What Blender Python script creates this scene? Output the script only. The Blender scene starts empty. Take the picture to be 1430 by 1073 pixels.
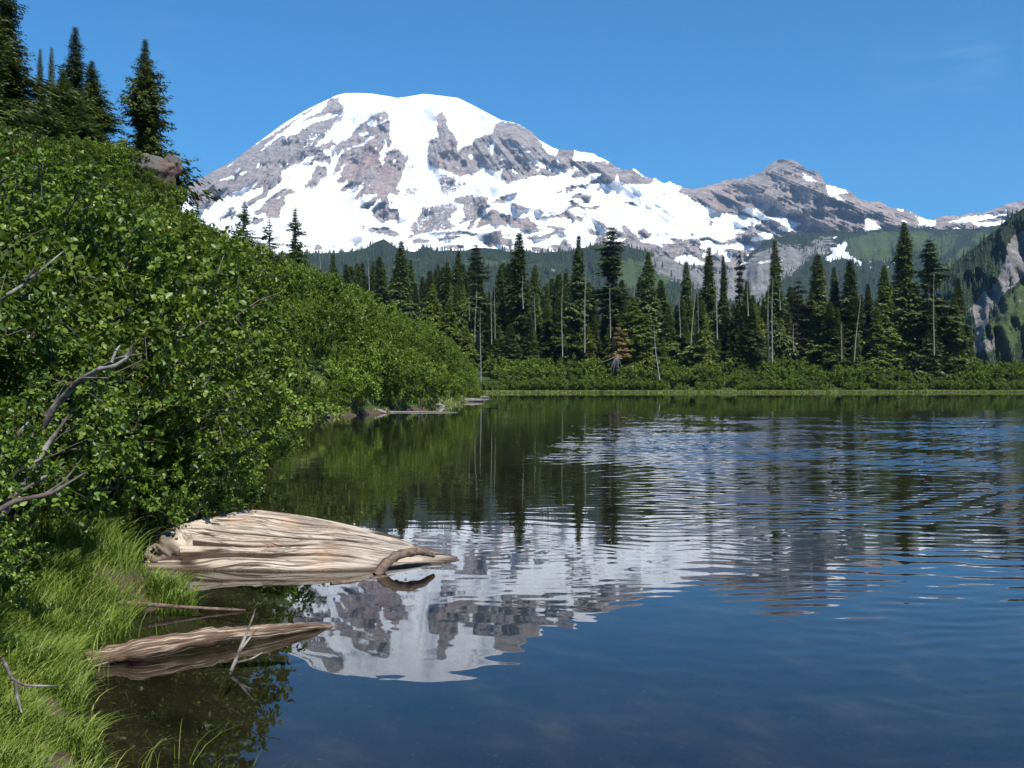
import bpy, math, random
import numpy as np

rad = math.radians
scene = bpy.context.scene
COL = scene.collection

# ------------------------------------------------------------------ camera, sky, sun
F = 1430.0      # focal length in photo pixels (photo is 1430 wide)
HX, HY = 715.0, 540.0   # centre column, horizon row
CH = 1.6        # eye height over the water
cam = bpy.data.cameras.new("camera")
cam.sensor_width = 36.0
cam.lens = 36.0
cam.shift_y = 3.5 / 1430.0
cam.clip_start = 0.05
cam.clip_end = 60000.0
cam_o = bpy.data.objects.new("camera", cam)
COL.objects.link(cam_o)
cam_o.location = (0, 0, CH)
cam_o.rotation_euler = (rad(90), 0, 0)
scene.camera = cam_o

SUN_EL, SUN_AZ = 54.0, 148.0     # azimuth clockwise from +Y (the view direction)
world = bpy.data.worlds.new("World")
scene.world = world
world.use_nodes = True
wn = world.node_tree.nodes
wl = world.node_tree.links
wn.clear()
wo = wn.new("ShaderNodeOutputWorld")
bg = wn.new("ShaderNodeBackground")
sky = wn.new("ShaderNodeTexSky")
sky.sky_type = 'NISHITA'
sky.sun_disc = False
sky.sun_elevation = rad(SUN_EL)
sky.sun_rotation = rad(SUN_AZ)
sky.altitude = 1400
sky.air_density = 1.0
sky.dust_density = 0.0
sky.ozone_density = 3.5
bg.inputs[1].default_value = 0.090
sat = wn.new("ShaderNodeHueSaturation")   # the camera's colour rendering of a deep summer sky
sat.inputs["Saturation"].default_value = 1.68
sat.inputs["Hue"].default_value = 0.497
wl.new(sky.outputs[0], sat.inputs["Color"])
# two faint cirrus wisps high in the air
tcw = wn.new("ShaderNodeTexCoord")
col = sat.outputs[0]
for (px_, py_, wd_, am_) in ((1352, 84, 0.9993, 0.07), (1250, 105, 0.9992, 0.03), (215, 40, 0.9990, 0.04)):
    dv = (px_ - HX, F, HY - py_); ln = math.sqrt(sum(c * c for c in dv))
    dt = wn.new("ShaderNodeVectorMath"); dt.operation = 'DOT_PRODUCT'; wl.new(tcw.outputs["Generated"], dt.inputs[0]); dt.inputs[1].default_value = tuple(c / ln for c in dv)
    mr = wn.new("ShaderNodeMapRange"); mr.interpolation_type = 'SMOOTHSTEP'; wl.new(dt.outputs["Value"], mr.inputs[0]); mr.inputs[1].default_value = wd_; mr.inputs[2].default_value = 1.0
    mp = wn.new("ShaderNodeMapping"); wl.new(tcw.outputs["Generated"], mp.inputs[0]); mp.inputs["Rotation"].default_value = (0, rad(28), 0); mp.inputs["Scale"].default_value = (14, 14, 95)
    nz = wn.new("ShaderNodeTexNoise"); wl.new(mp.outputs[0], nz.inputs["Vector"]); nz.inputs["Scale"].default_value = 1.0; nz.inputs["Detail"].default_value = 5; nz.inputs["Roughness"].default_value = 0.6
    m2 = wn.new("ShaderNodeMapRange"); m2.interpolation_type = 'SMOOTHSTEP'; wl.new(nz.outputs["Fac"], m2.inputs[0]); m2.inputs[1].default_value = 0.42; m2.inputs[2].default_value = 0.72
    mu = wn.new("ShaderNodeMath"); mu.operation = 'MULTIPLY'; wl.new(mr.outputs[0], mu.inputs[0]); wl.new(m2.outputs[0], mu.inputs[1])
    mu2 = wn.new("ShaderNodeMath"); mu2.operation = 'MULTIPLY'; wl.new(mu.outputs[0], mu2.inputs[0]); mu2.inputs[1].default_value = am_
    mxw = wn.new("ShaderNodeMix"); mxw.data_type = 'RGBA'; wl.new(mu2.outputs[0], mxw.inputs[0]); wl.new(col, mxw.inputs[6]); mxw.inputs[7].default_value = (6.5, 7.0, 7.4, 1)
    col = mxw.outputs[2]
wl.new(col, bg.inputs[0])
wl.new(bg.outputs[0], wo.inputs[0])

sun = bpy.data.lights.new("sun", 'SUN')
sun.energy = 4.5
sun.angle = rad(0.55)
sun.color = (1.0, 0.955, 0.89)
sun_o = bpy.data.objects.new("sun", sun)
COL.objects.link(sun_o)
sun_o.rotation_euler = (rad(90 - SUN_EL), 0, rad(180 - SUN_AZ))
sun_o.location = (20, -20, 60)

vs = scene.view_settings
vs.view_transform = 'Standard'
vs.look = 'None'
vs.exposure = 0.78
vs.gamma = 1.0
scene.render.engine = 'CYCLES'
scene.cycles.use_denoising = True
scene.cycles.max_bounces = 6
scene.cycles.diffuse_bounces = 2
scene.cycles.glossy_bounces = 3
scene.cycles.transmission_bounces = 4
scene.cycles.transparent_max_bounces = 8
scene.cycles.volume_bounces = 0

# ------------------------------------------------------------------ helpers
rng = np.random.default_rng(7)

def tag(o, label=None, cat=None, group=None, kind=None):
    if label: o["label"] = label
    if cat: o["category"] = cat
    if group: o["group"] = group
    if kind: o["kind"] = kind
    return o

def mesh(name, V, faces, mat, smooth=False, attrs=None):
    """faces: int array (n,k) or list of such arrays."""
    me = bpy.data.meshes.new(name)
    V = np.asarray(V, dtype=np.float32)
    if not isinstance(faces, list):
        faces = [faces]
    faces = [np.asarray(f, dtype=np.int32) for f in faces if len(f)]
    loops = np.concatenate([f.ravel() for f in faces])
    tot = np.concatenate([np.full(len(f), f.shape[1], dtype=np.int32) for f in faces])
    start = np.concatenate([[0], np.cumsum(tot)[:-1]]).astype(np.int32)
    me.vertices.add(len(V)); me.vertices.foreach_set("co", V.ravel())
    me.loops.add(len(loops)); me.loops.foreach_set("vertex_index", loops)
    me.polygons.add(len(tot)); me.polygons.foreach_set("loop_start", start)
    try:
        me.polygons.foreach_set("loop_total", tot)
    except Exception:
        pass
    if smooth:
        me.polygons.foreach_set("use_smooth", np.ones(len(tot), dtype=bool))
    if attrs:
        for k, a in attrs.items():
            at = me.attributes.new(k, 'FLOAT', 'POINT')
            at.data.foreach_set("value", np.asarray(a, dtype=np.float32))
    me.update(calc_edges=True)
    me.validate()
    if mat: me.materials.append(mat)
    return me

def add(name, me, parent=None, loc=(0, 0, 0), rot=(0, 0, 0), scl=(1, 1, 1)):
    o = bpy.data.objects.new(name, me)
    COL.objects.link(o)
    o.location = loc; o.rotation_euler = rot; o.scale = scl
    if parent: o.parent = parent
    return o

def grid_faces(nu, nv, wrap=False):
    """vertex index = i*nv + j"""
    i = np.arange(nu - 1)[:, None]
    j = np.arange(nv if wrap else nv - 1)[None, :]
    j2 = (j + 1) % nv
    a = i * nv + j; b = (i + 1) * nv + j; c = (i + 1) * nv + j2; d = i * nv + j2
    return np.stack([a, b, c, d], -1).reshape(-1, 4)

def _h(ix, iy, iz, seed):
    n = (ix.astype(np.int64) * 374761393 + iy.astype(np.int64) * 668265263 + iz.astype(np.int64) * 2147483647 + seed * 1274126177) & 0xFFFFFFFF
    n = ((n ^ (n >> 13)) * 1274126177) & 0xFFFFFFFF
    n = (n ^ (n >> 16)) & 0xFFFFFFFF
    n = (n * 2246822519) & 0xFFFFFFFF
    n = n ^ (n >> 15)
    return (n & 0xFFFFFF) / float(0xFFFFFF)

def vnoise(x, y, z=None, seed=0):
    x = np.asarray(x, float); y = np.asarray(y, float)
    z = np.zeros_like(x) if z is None else np.asarray(z, float)
    x, y, z = np.broadcast_arrays(x, y, z)
    x0, y0, z0 = np.floor(x), np.floor(y), np.floor(z)
    fx, fy, fz = x - x0, y - y0, z - z0
    fx = fx * fx * fx * (fx * (fx * 6 - 15) + 10); fy = fy * fy * fy * (fy * (fy * 6 - 15) + 10); fz = fz * fz * (3 - 2 * fz)
    def c(a, b, d): return _h(x0 + a, y0 + b, z0 + d, seed)
    flat = not np.any(fz)
    def pl(d):
        return (c(0, 0, d) * (1 - fx) + c(1, 0, d) * fx) * (1 - fy) + (c(0, 1, d) * (1 - fx) + c(1, 1, d) * fx) * fy
    r = pl(0)
    if not flat:
        r = r * (1 - fz) + pl(1) * fz
    return r

def fbm(x, y, z=None, oct=4, seed=0, gain=0.5):
    s = 0; a = 1; t = 0
    for k in range(oct):
        s = s + a * vnoise(np.asarray(x) * 2 ** k + 17.3 * k, np.asarray(y) * 2 ** k - 9.1 * k, None if z is None else np.asarray(z) * 2 ** k, seed + k)
        t += a; a *= gain
    return s / t

def ridged(x, y, oct=4, seed=0, gain=0.5):
    s = 0; a = 1; t = 0
    for k in range(oct):
        n = 1 - np.abs(2 * vnoise(x * 2 ** k + 5.7 * k, y * 2 ** k + 3.1 * k, None, seed + k) - 1)
        s = s + a * n * n; t += a; a *= gain
    return s / t

def W(x, y, Y):
    """photo pixel and depth -> point"""
    return np.array([(x - HX) / F * Y, Y, CH - (y - HY) / F * Y])

def sstep(a, b, x):
    t = np.clip((x - a) / (b - a), 0, 1)
    return t * t * (3 - 2 * t)

# ------------------------------------------------------------------ materials
class NT:
    def __init__(s, name):
        s.m = bpy.data.materials.new(name); s.m.use_nodes = True
        s.t = s.m.node_tree; s.n = s.t.nodes; s.l = s.t.links
        s.n.clear(); s.out = s.n.new("ShaderNodeOutputMaterial")
    def node(s, typ, **kw):
        n = s.n.new("ShaderNode" + typ)
        for k, v in kw.items():
            if k.startswith("i_"):
                key = k[2:]
                key = int(key) if key.isdigit() else key.replace("_", " ")
                sock = n.inputs[key]
                if isinstance(v, bpy.types.NodeSocket): s.l.new(v, sock)
                else: sock.default_value = v
            else: setattr(n, k, v)
        return n
    def lk(s, a, b): s.l.new(a, b)
    def math(s, op, a, b=None, c=None, clamp=False):
        n = s.n.new("ShaderNodeMath"); n.operation = op; n.use_clamp = clamp
        for i, v in enumerate((a, b, c)):
            if v is None: continue
            if isinstance(v, bpy.types.NodeSocket): s.l.new(v, n.inputs[i])
            else: n.inputs[i].default_value = v
        return n.outputs[0]
    def attr(s, name): return s.node("Attribute", attribute_name=name).outputs["Fac"]
    def mix(s, f, a, b, mode='MIX'):
        n = s.n.new("ShaderNodeMix"); n.data_type = 'RGBA'; n.blend_type = mode
        for sock, v in ((n.inputs[0], f), (n.inputs[6], a), (n.inputs[7], b)):
            if isinstance(v, bpy.types.NodeSocket): s.l.new(v, sock)
            else: sock.default_value = v if not isinstance(v, tuple) else (*v, 1.0)
        return n.outputs[2]
    def pos(s): return s.node("NewGeometry").outputs["Position"]
    def obj(s): return s.node("TexCoord").outputs["Object"]
    def mapping(s, v, scale): return s.node("Mapping", i_Vector=v, i_Scale=scale).outputs[0]
    def noise(s, v, scale, detail=4.0, rough=0.55, out="Fac", dist=0.0):
        return s.node("TexNoise", i_Vector=v, i_Scale=scale, i_Detail=detail, i_Roughness=rough, i_Distortion=dist).outputs[out]
    def ramp(s, f, stops):
        n = s.n.new("ShaderNodeValToRGB"); cr = n.color_ramp
        while len(cr.elements) < len(stops): cr.elements.new(0.5)
        for e, (p, c) in zip(cr.elements, stops):
            e.position = p; e.color = (*c, 1.0) if len(c) == 3 else c
        s.l.new(f, n.inputs[0]); return n.outputs[0]
    def step(s, v, a, b):
        n = s.node("MapRange", i_Value=v, i_From_Min=a, i_From_Max=b, interpolation_type='SMOOTHSTEP'); return n.outputs[0]
    def surf(s, color, rough=0.8, spec=0.3, bump=None, bstr=0.5, bdist=0.1):
        p = s.n.new("ShaderNodeBsdfPrincipled")
        for sock, v in ((p.inputs["Base Color"], color), (p.inputs["Roughness"], rough)):
            if isinstance(v, bpy.types.NodeSocket): s.l.new(v, sock)
            else: sock.default_value = (*v, 1.0) if isinstance(v, tuple) else v
        p.inputs["Specular IOR Level"].default_value = spec
        if bump is not None:
            b = s.node("Bump", i_Height=bump, i_Strength=bstr, i_Distance=bdist)
            s.l.new(b.outputs[0], p.inputs["Normal"])
        s.l.new(p.outputs[0], s.out.inputs[0]); return p

def leaf_mat(name, dark, mid, lite, trans=0.28, gloss=0.45, rough=0.45, per_obj=0.25, hv=0.03):
    t = NT(name)
    v = t.attr("v")
    c = t.ramp(v, [(0.0, dark), (0.5, mid), (1.0, lite)])
    oi = t.node("ObjectInfo").outputs["Random"]
    k = t.node("HueSaturation", i_Color=c, i_Value=t.math('MULTIPLY_ADD', oi, per_obj * 1.6, 1 - per_obj * 0.8), i_Hue=t.math('MULTIPLY_ADD', t.math('FRACT', t.math('MULTIPLY', oi, 7.13)), hv, 0.493 - hv * 0.6), i_Saturation=1.0).outputs[0]
    p = t.n.new("ShaderNodeBsdfPrincipled")
    t.lk(k, p.inputs["Base Color"]); p.inputs["Roughness"].default_value = rough
    p.inputs["Specular IOR Level"].default_value = gloss
    tr = t.node("BsdfTranslucent")
    t.lk(t.mix(0.5, k, (0.16, 0.22, 0.02)), tr.inputs[0])
    mx = t.node("MixShader", i_0=trans)
    t.lk(p.outputs[0], mx.inputs[1]); t.lk(tr.outputs[0], mx.inputs[2])
    t.lk(mx.outputs[0], t.out.inputs[0])
    return t.m

M = {}
M['alder'] = leaf_mat("alder_leaf", (0.024, 0.054, 0.006), (0.085, 0.150, 0.014), (0.21, 0.275, 0.034), per_obj=0.3, hv=0.03)
M['alder_far'] = leaf_mat("alder_leaf_far", (0.050, 0.092, 0.010), (0.118, 0.190, 0.019), (0.20, 0.26, 0.036), gloss=0.3, per_obj=0.42, hv=0.025)
M['willow'] = leaf_mat("willow_leaf", (0.062, 0.11, 0.015), (0.120, 0.185, 0.022), (0.18, 0.24, 0.036), gloss=0.25)
M['fir'] = leaf_mat("fir_needle", (0.036, 0.054, 0.018), (0.074, 0.102, 0.032), (0.125, 0.16, 0.05), trans=0.12, gloss=0.3, per_obj=0.6)
M['hemlock'] = leaf_mat("hemlock_needle", (0.042, 0.070, 0.017), (0.084, 0.128, 0.029), (0.14, 0.19, 0.048), trans=0.12, gloss=0.3, per_obj=0.55)
M['distant'] = leaf_mat("distant_conifer", (0.014, 0.026, 0.014), (0.024, 0.042, 0.020), (0.04, 0.062, 0.03), trans=0.0, gloss=0.1, per_obj=0.0)
M['cedar'] = leaf_mat("cedar_spray", (0.048, 0.070, 0.013), (0.100, 0.130, 0.021), (0.165, 0.190, 0.036), trans=0.15, gloss=0.25, per_obj=0.2)
M['dying'] = leaf_mat("dying_needle", (0.035, 0.032, 0.018), (0.06, 0.055, 0.03), (0.085, 0.075, 0.045), trans=0.1, gloss=0.2)
M['orange'] = leaf_mat("dead_cedar_spray", (0.13, 0.095, 0.035), (0.20, 0.145, 0.05), (0.26, 0.19, 0.08), trans=0.1, gloss=0.2)
M['grass'] = leaf_mat("grass_blade", (0.065, 0.115, 0.013), (0.13, 0.205, 0.024), (0.31, 0.32, 0.085), trans=0.30, gloss=0.25)
M['sedge'] = leaf_mat("sedge_blade", (0.12, 0.15, 0.03), (0.18, 0.22, 0.05), (0.26, 0.28, 0.08), trans=0.2, gloss=0.2)

t = NT("bark"); P_ = t.obj()
n1 = t.noise(t.mapping(P_, (6, 6, 1.2)), 3.0)
t.surf(t.ramp(n1, [(0.3, (0.05, 0.038, 0.03)), (0.7, (0.16, 0.13, 0.11))]), 0.9, 0.2, n1, 0.6, 0.05); M['bark'] = t.m
t = NT("snag_wood"); P_ = t.obj()
n1 = t.noise(t.mapping(P_, (5, 5, 0.6)), 3.0)
t.surf(t.ramp(n1, [(0.3, (0.12, 0.108, 0.098)), (0.7, (0.30, 0.28, 0.255))]), 0.8, 0.2); M['snag'] = t.m
t = NT("twig_wood"); P_ = t.obj()
n1 = t.noise(t.mapping(P_, (5, 5, 2)), 4.0)
t.surf(t.ramp(n1, [(0.3, (0.05, 0.038, 0.03)), (0.75, (0.15, 0.125, 0.105))]), 0.75, 0.3, n1, 0.4, 0.01); M['twig'] = t.m
t = NT("grey_dead_wood"); P_ = t.obj()
n1 = t.noise(P_, 7.0, 6)
n2 = t.noise(t.mapping(P_, (1, 1, 1)), 40.0, 3)
t.surf(t.mix(t.step(n1, 0.4, 0.62), (0.07, 0.055, 0.048), (0.27, 0.245, 0.22)), 0.8, 0.2, n2, 0.5, 0.01); M['deadwood'] = t.m

# ------------------------------------------------------------------ distant terrain built from traced outlines at real distance
CR = {'A': (240, 110, 2.86), '1': (240, 180, 5.645), '2': (420, 120, 7.15), '3': (600, 120, 7.15), '4': (430, 230, 5.72),
      '5': (660, 230, 5.72), '6': (880, 200, 5.107), '7': (1130, 200, 4.767), 'P': (0, 0, 1.0)}
def pg(*segs):
    """segs: 'A x,y x,y ...' strings -> polygon in photo pixels"""
    out = []
    for s in segs:
        f = s.split(); ox, oy, k = CR[f[0]]
        for p in f[1:]:
            a, b = p.split(','); out.append((ox + float(a) / k, oy + float(b) / k))
    return np.array(out)

class Raster:
    def __init__(s, x0, x1, y0, y1, res=0.6, fill=0.0):
        s.x0, s.y0, s.res = x0, y0, res
        s.nx = int((x1 - x0) / res) + 1; s.ny = int((y1 - y0) / res) + 1
        s.a = np.full((s.ny, s.nx), fill)
    def poly(s, P, val, w=1.0):
        i0 = max(0, int((P[:, 0].min() - s.x0) / s.res) - 1); i1 = min(s.nx, int((P[:, 0].max() - s.x0) / s.res) + 2)
        j0 = max(0, int((P[:, 1].min() - s.y0) / s.res) - 1); j1 = min(s.ny, int((P[:, 1].max() - s.y0) / s.res) + 2)
        if i1 <= i0 or j1 <= j0: return
        X, Y = np.meshgrid(s.x0 + np.arange(i0, i1) * s.res, s.y0 + np.arange(j0, j1) * s.res)
        ins = np.zeros(X.shape, bool)
        n = len(P)
        for k in range(n):
            xa, ya = P[k]; xb, yb = P[(k + 1) % n]
            if ya == yb: continue
            c = ((ya > Y) != (yb > Y)) & (X < (xb - xa) * (Y - ya) / (yb - ya) + xa)
            ins ^= c
        sub = s.a[j0:j1, i0:i1]
        sub[ins] = val
    def blur(s, r):
        k = np.exp(-0.5 * (np.arange(-3 * r, 3 * r + 1) / r) ** 2); k /= k.sum()
        h = len(k) // 2
        p = np.pad(s.a, ((h, h), (0, 0)), mode='edge')
        s.a = sum(k[i] * p[i:i + s.ny] for i in range(len(k)))
        p = np.pad(s.a, ((0, 0), (h, h)), mode='edge')
        s.a = sum(k[i] * p[:, i:i + s.nx] for i in range(len(k)))
    def sample(s, x, y):
        fx = np.clip((x - s.x0) / s.res, 0, s.nx - 1.001); fy = np.clip((y - s.y0) / s.res, 0, s.ny - 1.001)
        i = fx.astype(int); j = fy.astype(int); u = fx - i; v = fy - j
        a = s.a
        return (a[j, i] * (1 - u) + a[j, i + 1] * u) * (1 - v) + (a[j + 1, i] * (1 - u) + a[j + 1, i + 1] * u) * v

def relief(name, sky_pts, x0, x1, step, ny, ybot, Dfun, masks, mat, back=3000.0, jag=None):
    """a land mass whose front face is laid out by bearing (columns) and elevation angle (rows) with real, varying distance,
    closed by a back slope"""
    xs = np.arange(x0, x1 + step, step)
    sp = np.array(sky_pts, float)
    ytop = np.interp(xs, sp[:, 0], sp[:, 1])
    if jag is not None: ytop = ytop + jag(xs)
    t = np.linspace(0, 1, ny)
    X = np.repeat(xs[:, None], ny, 1)
    T = np.repeat(t[None, :], len(xs), 0)
    Yp = ybot + (ytop[:, None] - ybot) * T
    D = Dfun(X, Yp, T)
    # rays
    wx = (X - HX) / F * D; wy = D; wz = CH - (Yp - HY) / F * D
    V = np.stack([wx, wy, wz], -1)
    # back slope
    nb = 6
    top = V[:, -1, :]
    Bk = []
    for k in range(1, nb + 1):
        u = k / nb
        p = top.copy()
        p[:, 1] += back * u; p[:, 0] *= (1 + back * u / top[:, 1])
        p[:, 2] = top[:, 2] * (1 - u ** 1.0) - 20 * u
        Bk.append(p)
    V = np.concatenate([V, np.stack(Bk, 1)], 1)
    nv = ny + nb
    at = {}
    for k, r in masks.items():
        wxp = 0.9 * (fbm(X / 9, Yp / 9, oct=3, seed=31) - 0.5) * 2
        wyp = 0.7 * (fbm(X / 9, Yp / 9, oct=3, seed=57) - 0.5) * 2
        wxp = wxp + 2.6 * (fbm(X / 3.2, Yp / 3.2, oct=2, seed=131) - 0.5) * 2
        wyp = wyp + 2.0 * (fbm(X / 3.2 + 9, Yp / 3.2, oct=2, seed=157) - 0.5) * 2
        a = r.sample(X + wxp, Yp + wyp)
        a = np.concatenate([a, np.repeat(a[:, -1:], nb, 1)], 1)
        at[k] = a.ravel()
    me = mesh(name, V.reshape(-1, 3), grid_faces(len(xs), nv), mat, True, at)
    o = add(name, me)
    tag(o, kind="structure")
    return o, (xs, ytop, V[:, :ny, :], X, Yp)

# ---- the snow mountain
SKY = [(-300, 560), (-100, 470), (100, 350), (200, 295), (255, 264), (300, 238), (325, 225), (352, 205), (400, 170), (425, 155), (445, 145), (470, 133), (480, 130.5), (500, 130), (520, 131),
       (545, 135), (555, 137), (570, 135), (590, 131.5), (600, 132), (640, 137), (660, 147), (700, 168), (722, 172), (742, 184), (752, 195), (775, 208), (780, 209),
       (800, 210), (830, 216), (850, 226), (862, 235), (872, 237), (885, 236), (900, 247), (915, 250), (925, 256), (935, 254), (955, 262), (975, 264), (985, 259), (1000, 257), (1020, 250),
       (1040, 249), (1050, 245), (1065, 240), (1070, 234), (1080, 227), (1090, 222), (1105, 223), (1113, 226), (1120, 232), (1130, 238), (1142, 240), (1148, 246), (1152, 256), (1170, 262), (1190, 268),
       (1198, 278), (1215, 282), (1228, 281), (1245, 291), (1262, 292), (1275, 297), (1290, 305), (1302, 308), (1312, 303), (1325, 301), (1340, 302), (1355, 297),
       (1370, 298), (1395, 290), (1410, 284), (1430, 280), (1480, 262), (1560, 250), (1700, 300)]
snow = Raster(150, 1720, 100, 480, 0.6, 1.0)
ROCK, SN, MX = 0.0, 1.0, 0.5
def rk(*a, v=ROCK): snow.poly(pg(*a), v)
def sw(*a, v=SN): snow.poly(pg(*a), v)
# left flank
rk('P 100,300 240,262', 'A 40,440 170,350 400,225 560,115 640,78 665,82 680,110 685,130 650,170 630,200 600,235 575,262 540,310 520,330 470,350 430,372 400,395 350,410 320,420 240,455 190,480 140,520 100,510 60,470', 'P 200,330')
sw('A 340,305 400,250 470,213 520,168 580,135 625,103 618,90 565,118 500,163 450,203 390,245 345,295')
sw('A 450,237 500,217 560,179 640,155 682,130 640,134 560,156 500,186 455,220')
for q in ('185,405 250,380 255,390 200,408', '265,375 300,368 298,380 275,384', '215,350 250,332 245,342 220,354', '240,370 280,349 272,360 245,372', '336,340 350,333 347,356 338,356'):
    sw('A ' + q)
sw('A 370,390 430,350 480,320 530,260 560,215 575,235 540,290 500,320 450,350 400,385', v=0.46)
sw('A 545,230 560,190 575,215 600,190 590,230 565,255', v=0.45)
rk('1 690,415 800,365 870,330 850,430 760,490 740,530 600,600 570,590 720,490 720,455 640,470 620,470')
rk('1 770,550 860,480 930,465 980,500 890,530 890,600 850,620 850,700 750,700 740,660 650,680 640,660 720,600 740,560')
sw('1 800,550 860,530 850,555')
rk('1 350,710 500,640 510,660 400,712'); rk('1 630,700 720,700 720,730 650,760 630,750'); rk('1 440,615 490,610 480,635 450,640'); rk('1 400,660 440,655 430,670')
rk('A 700,395 735,440 760,420 730,390', v=0.6)
# middle band left of the central ridge
rk('2 0,640 60,600 130,610 220,580 300,530 370,580 450,530 500,500 490,600 420,640 370,650 320,620 200,640 120,700 0,720', v=0.2)
rk('2 30,1000 100,930 100,880 170,790 240,800 265,850 240,900 190,930 130,1020 50,1010')
rk('2 70,780 130,700 200,640 250,600 320,610 350,650 300,690 310,740 280,790 240,740 200,770 160,760 160,720 90,800', v=0.15)
rk('2 310,890 340,820 370,740 400,690 440,620 490,640 490,700 440,790 420,760 380,850 330,880')
sw('2 220,640 300,620 310,680 240,690'); sw('2 280,600 330,590 340,640')
rk('2 120,610 200,540 290,500 330,540 230,590 150,615', v=0.55)
# central ridge
rk('2 820,250 885,300 870,320 890,400 875,520 900,550 905,590 940,600 1000,650 1030,700 1040,800 1000,900 960,1000', '4 700,200 640,230 640,280 590,270 560,270 550,235 460,240 460,220 400,280 370,280 400,230 460,160 420,180 370,200 330,190 280,215 240,180 230,130 263,75',
   '2 430,800 480,720 490,650 500,600 480,540 510,490 540,440 600,380 720,300')
sw('2 640,370 690,338 740,343 760,370 820,350 880,312 885,337 790,382 720,402 660,402'); sw('2 760,330 810,300 820,272 828,300 790,332')
sw('2 560,480 620,458 680,448 670,492 600,502'); sw('2 500,612 600,578 660,518 750,478 705,525 640,572 590,607 530,618')
sw('2 790,543 860,528 862,580 830,620 930,588 940,612 850,680 822,720 820,795 800,790 790,700 773,660 820,610 830,560')
sw('2 725,610 755,600 750,650 730,640'); sw('2 915,755 960,708 955,742 925,775')
sw('2 620,1072 700,955 800,838 822,842 722,965 645,1072', v=0.52); sw('2 470,1072 520,1000 640,940 660,960 540,1072', v=0.5)
sw('2 370,980 480,930 470,970 390,1030'); sw('4 250,160 320,110 320,140 260,185', v=0.8)
rk('2 905,345 930,350 940,390 920,380', v=0.3)
# icefall and rocks under it
rk('2 1020,700 1060,660 1150,800 1120,840 1060,830', v=0.55)
rk('4 410,340 430,300 480,290 550,245 550,280 510,330 470,350'); rk('4 500,370 560,320 580,270 640,270 640,310 650,360 720,350 725,440 640,445 590,460 540,430 510,390')
rk('4 670,220 700,190 730,210 725,240 690,240'); rk('4 755,240 780,180 810,190 880,190 880,230 800,245', v=0.45); rk('4 640,290 680,300 670,320'); rk('4 640,280 560,330 640,350', v=0.1)
rk('4 475,520 490,500 560,510 600,500 700,520 740,560 700,575 620,560 560,545 490,540', v=0.2)
rk('4 410,480 460,480 470,510 430,515', v=0.45)
rk('4 800,500 860,440 900,340 1000,320 1130,310 1200,340 1190,370 1120,440 1180,480 1150,520 1000,520 960,540 830,540', v=0.38)
rk('4 1040,70 1150,90 1200,100 1180,140 1280,150 1290,190 1200,180 1150,240 1060,240 1050,150', v=0.45)
rk('4 1170,310 1160,260 1300,240 1430,260 1430,370 1400,370 1390,420 1330,450 1300,450 1190,480 1250,420 1230,320', v=0.3)
rk('4 760,578 840,548 1200,528 1350,550 1330,564 1200,557 960,547 850,562 820,577'); rk('4 1030,580 1140,565 1220,570 1180,590 1060,605'); rk('4 820,600 900,590 990,610 940,620 850,635')
rk('4 1030,662 1130,635 1240,650 1240,670 1140,662 1060,672'); rk('4 1260,520 1300,455 1330,450 1300,510'); rk('4 1340,500 1390,420 1430,400 1430,480')
rk('4 740,100 860,80 880,200 780,200', v=0.66); rk('4 850,300 900,260 1000,280 900,330', v=0.66)
rk('4 50,640 80,630 110,640 110,690 50,680', v=0.35); rk('4 330,650 380,630 400,660 350,680', v=0.5); rk('4 150,640 200,640 220,680 160,690', v=0.6)
# summit cliffs right
rk('3 100,260 130,280 155,310 165,380 200,440 260,510 270,570 270,650 330,610 420,590 450,520 540,490 620,480 640,400 660,375 700,362 730,352 860,370 960,410 1020,440 1060,500 1110,580 1140,640 1260,700 1280,640 1300,620 1430,620 1430,850 1400,820 1330,830 1320,880 1180,900 1090,890 990,910 900,940 760,970 720,940 710,880 740,830 650,850 560,820 500,800 490,860 400,880 300,900 200,860 130,840 60,820 13,790 -27,710 -7,650 -17,560 13,530 80,510 65,420 80,370 50,300')
sw('3 390,690 410,668 460,720 400,732'); sw('3 540,600 590,600 610,560 640,520 655,560 640,640 590,720 540,765 570,720 600,650 580,620', v=0.62)
sw('3 830,548 900,598 1005,648 1005,674 920,644 860,604'); sw('3 950,676 1080,748 1200,798 1330,828 1430,845 1430,885 1320,890 1200,836 1100,806 1040,792 985,743 1050,770 955,712')
sw('3 1060,813 1112,820 1090,872'); sw('3 798,822 882,858 855,874 820,852'); sw('3 690,722 732,728 700,744')
sw('3 1072,515 1130,515 1200,550 1290,610 1282,652 1230,622 1262,702 1200,682 1140,642 1108,580'); sw('3 735,335 845,366 740,362'); sw('3 880,366 975,420 900,400')
sw('3 1260,735 1282,740 1300,800 1268,792'); sw('3 240,800 290,798 312,850', v=0.6); sw('3 20,800 250,880 120,870', v=1.0)
rk('3 80,880 130,870 270,930 200,990 150,1000 110,980', v=0.4); rk('3 200,980 340,950 400,1000 330,1060 180,1072', v=0.5)
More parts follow.
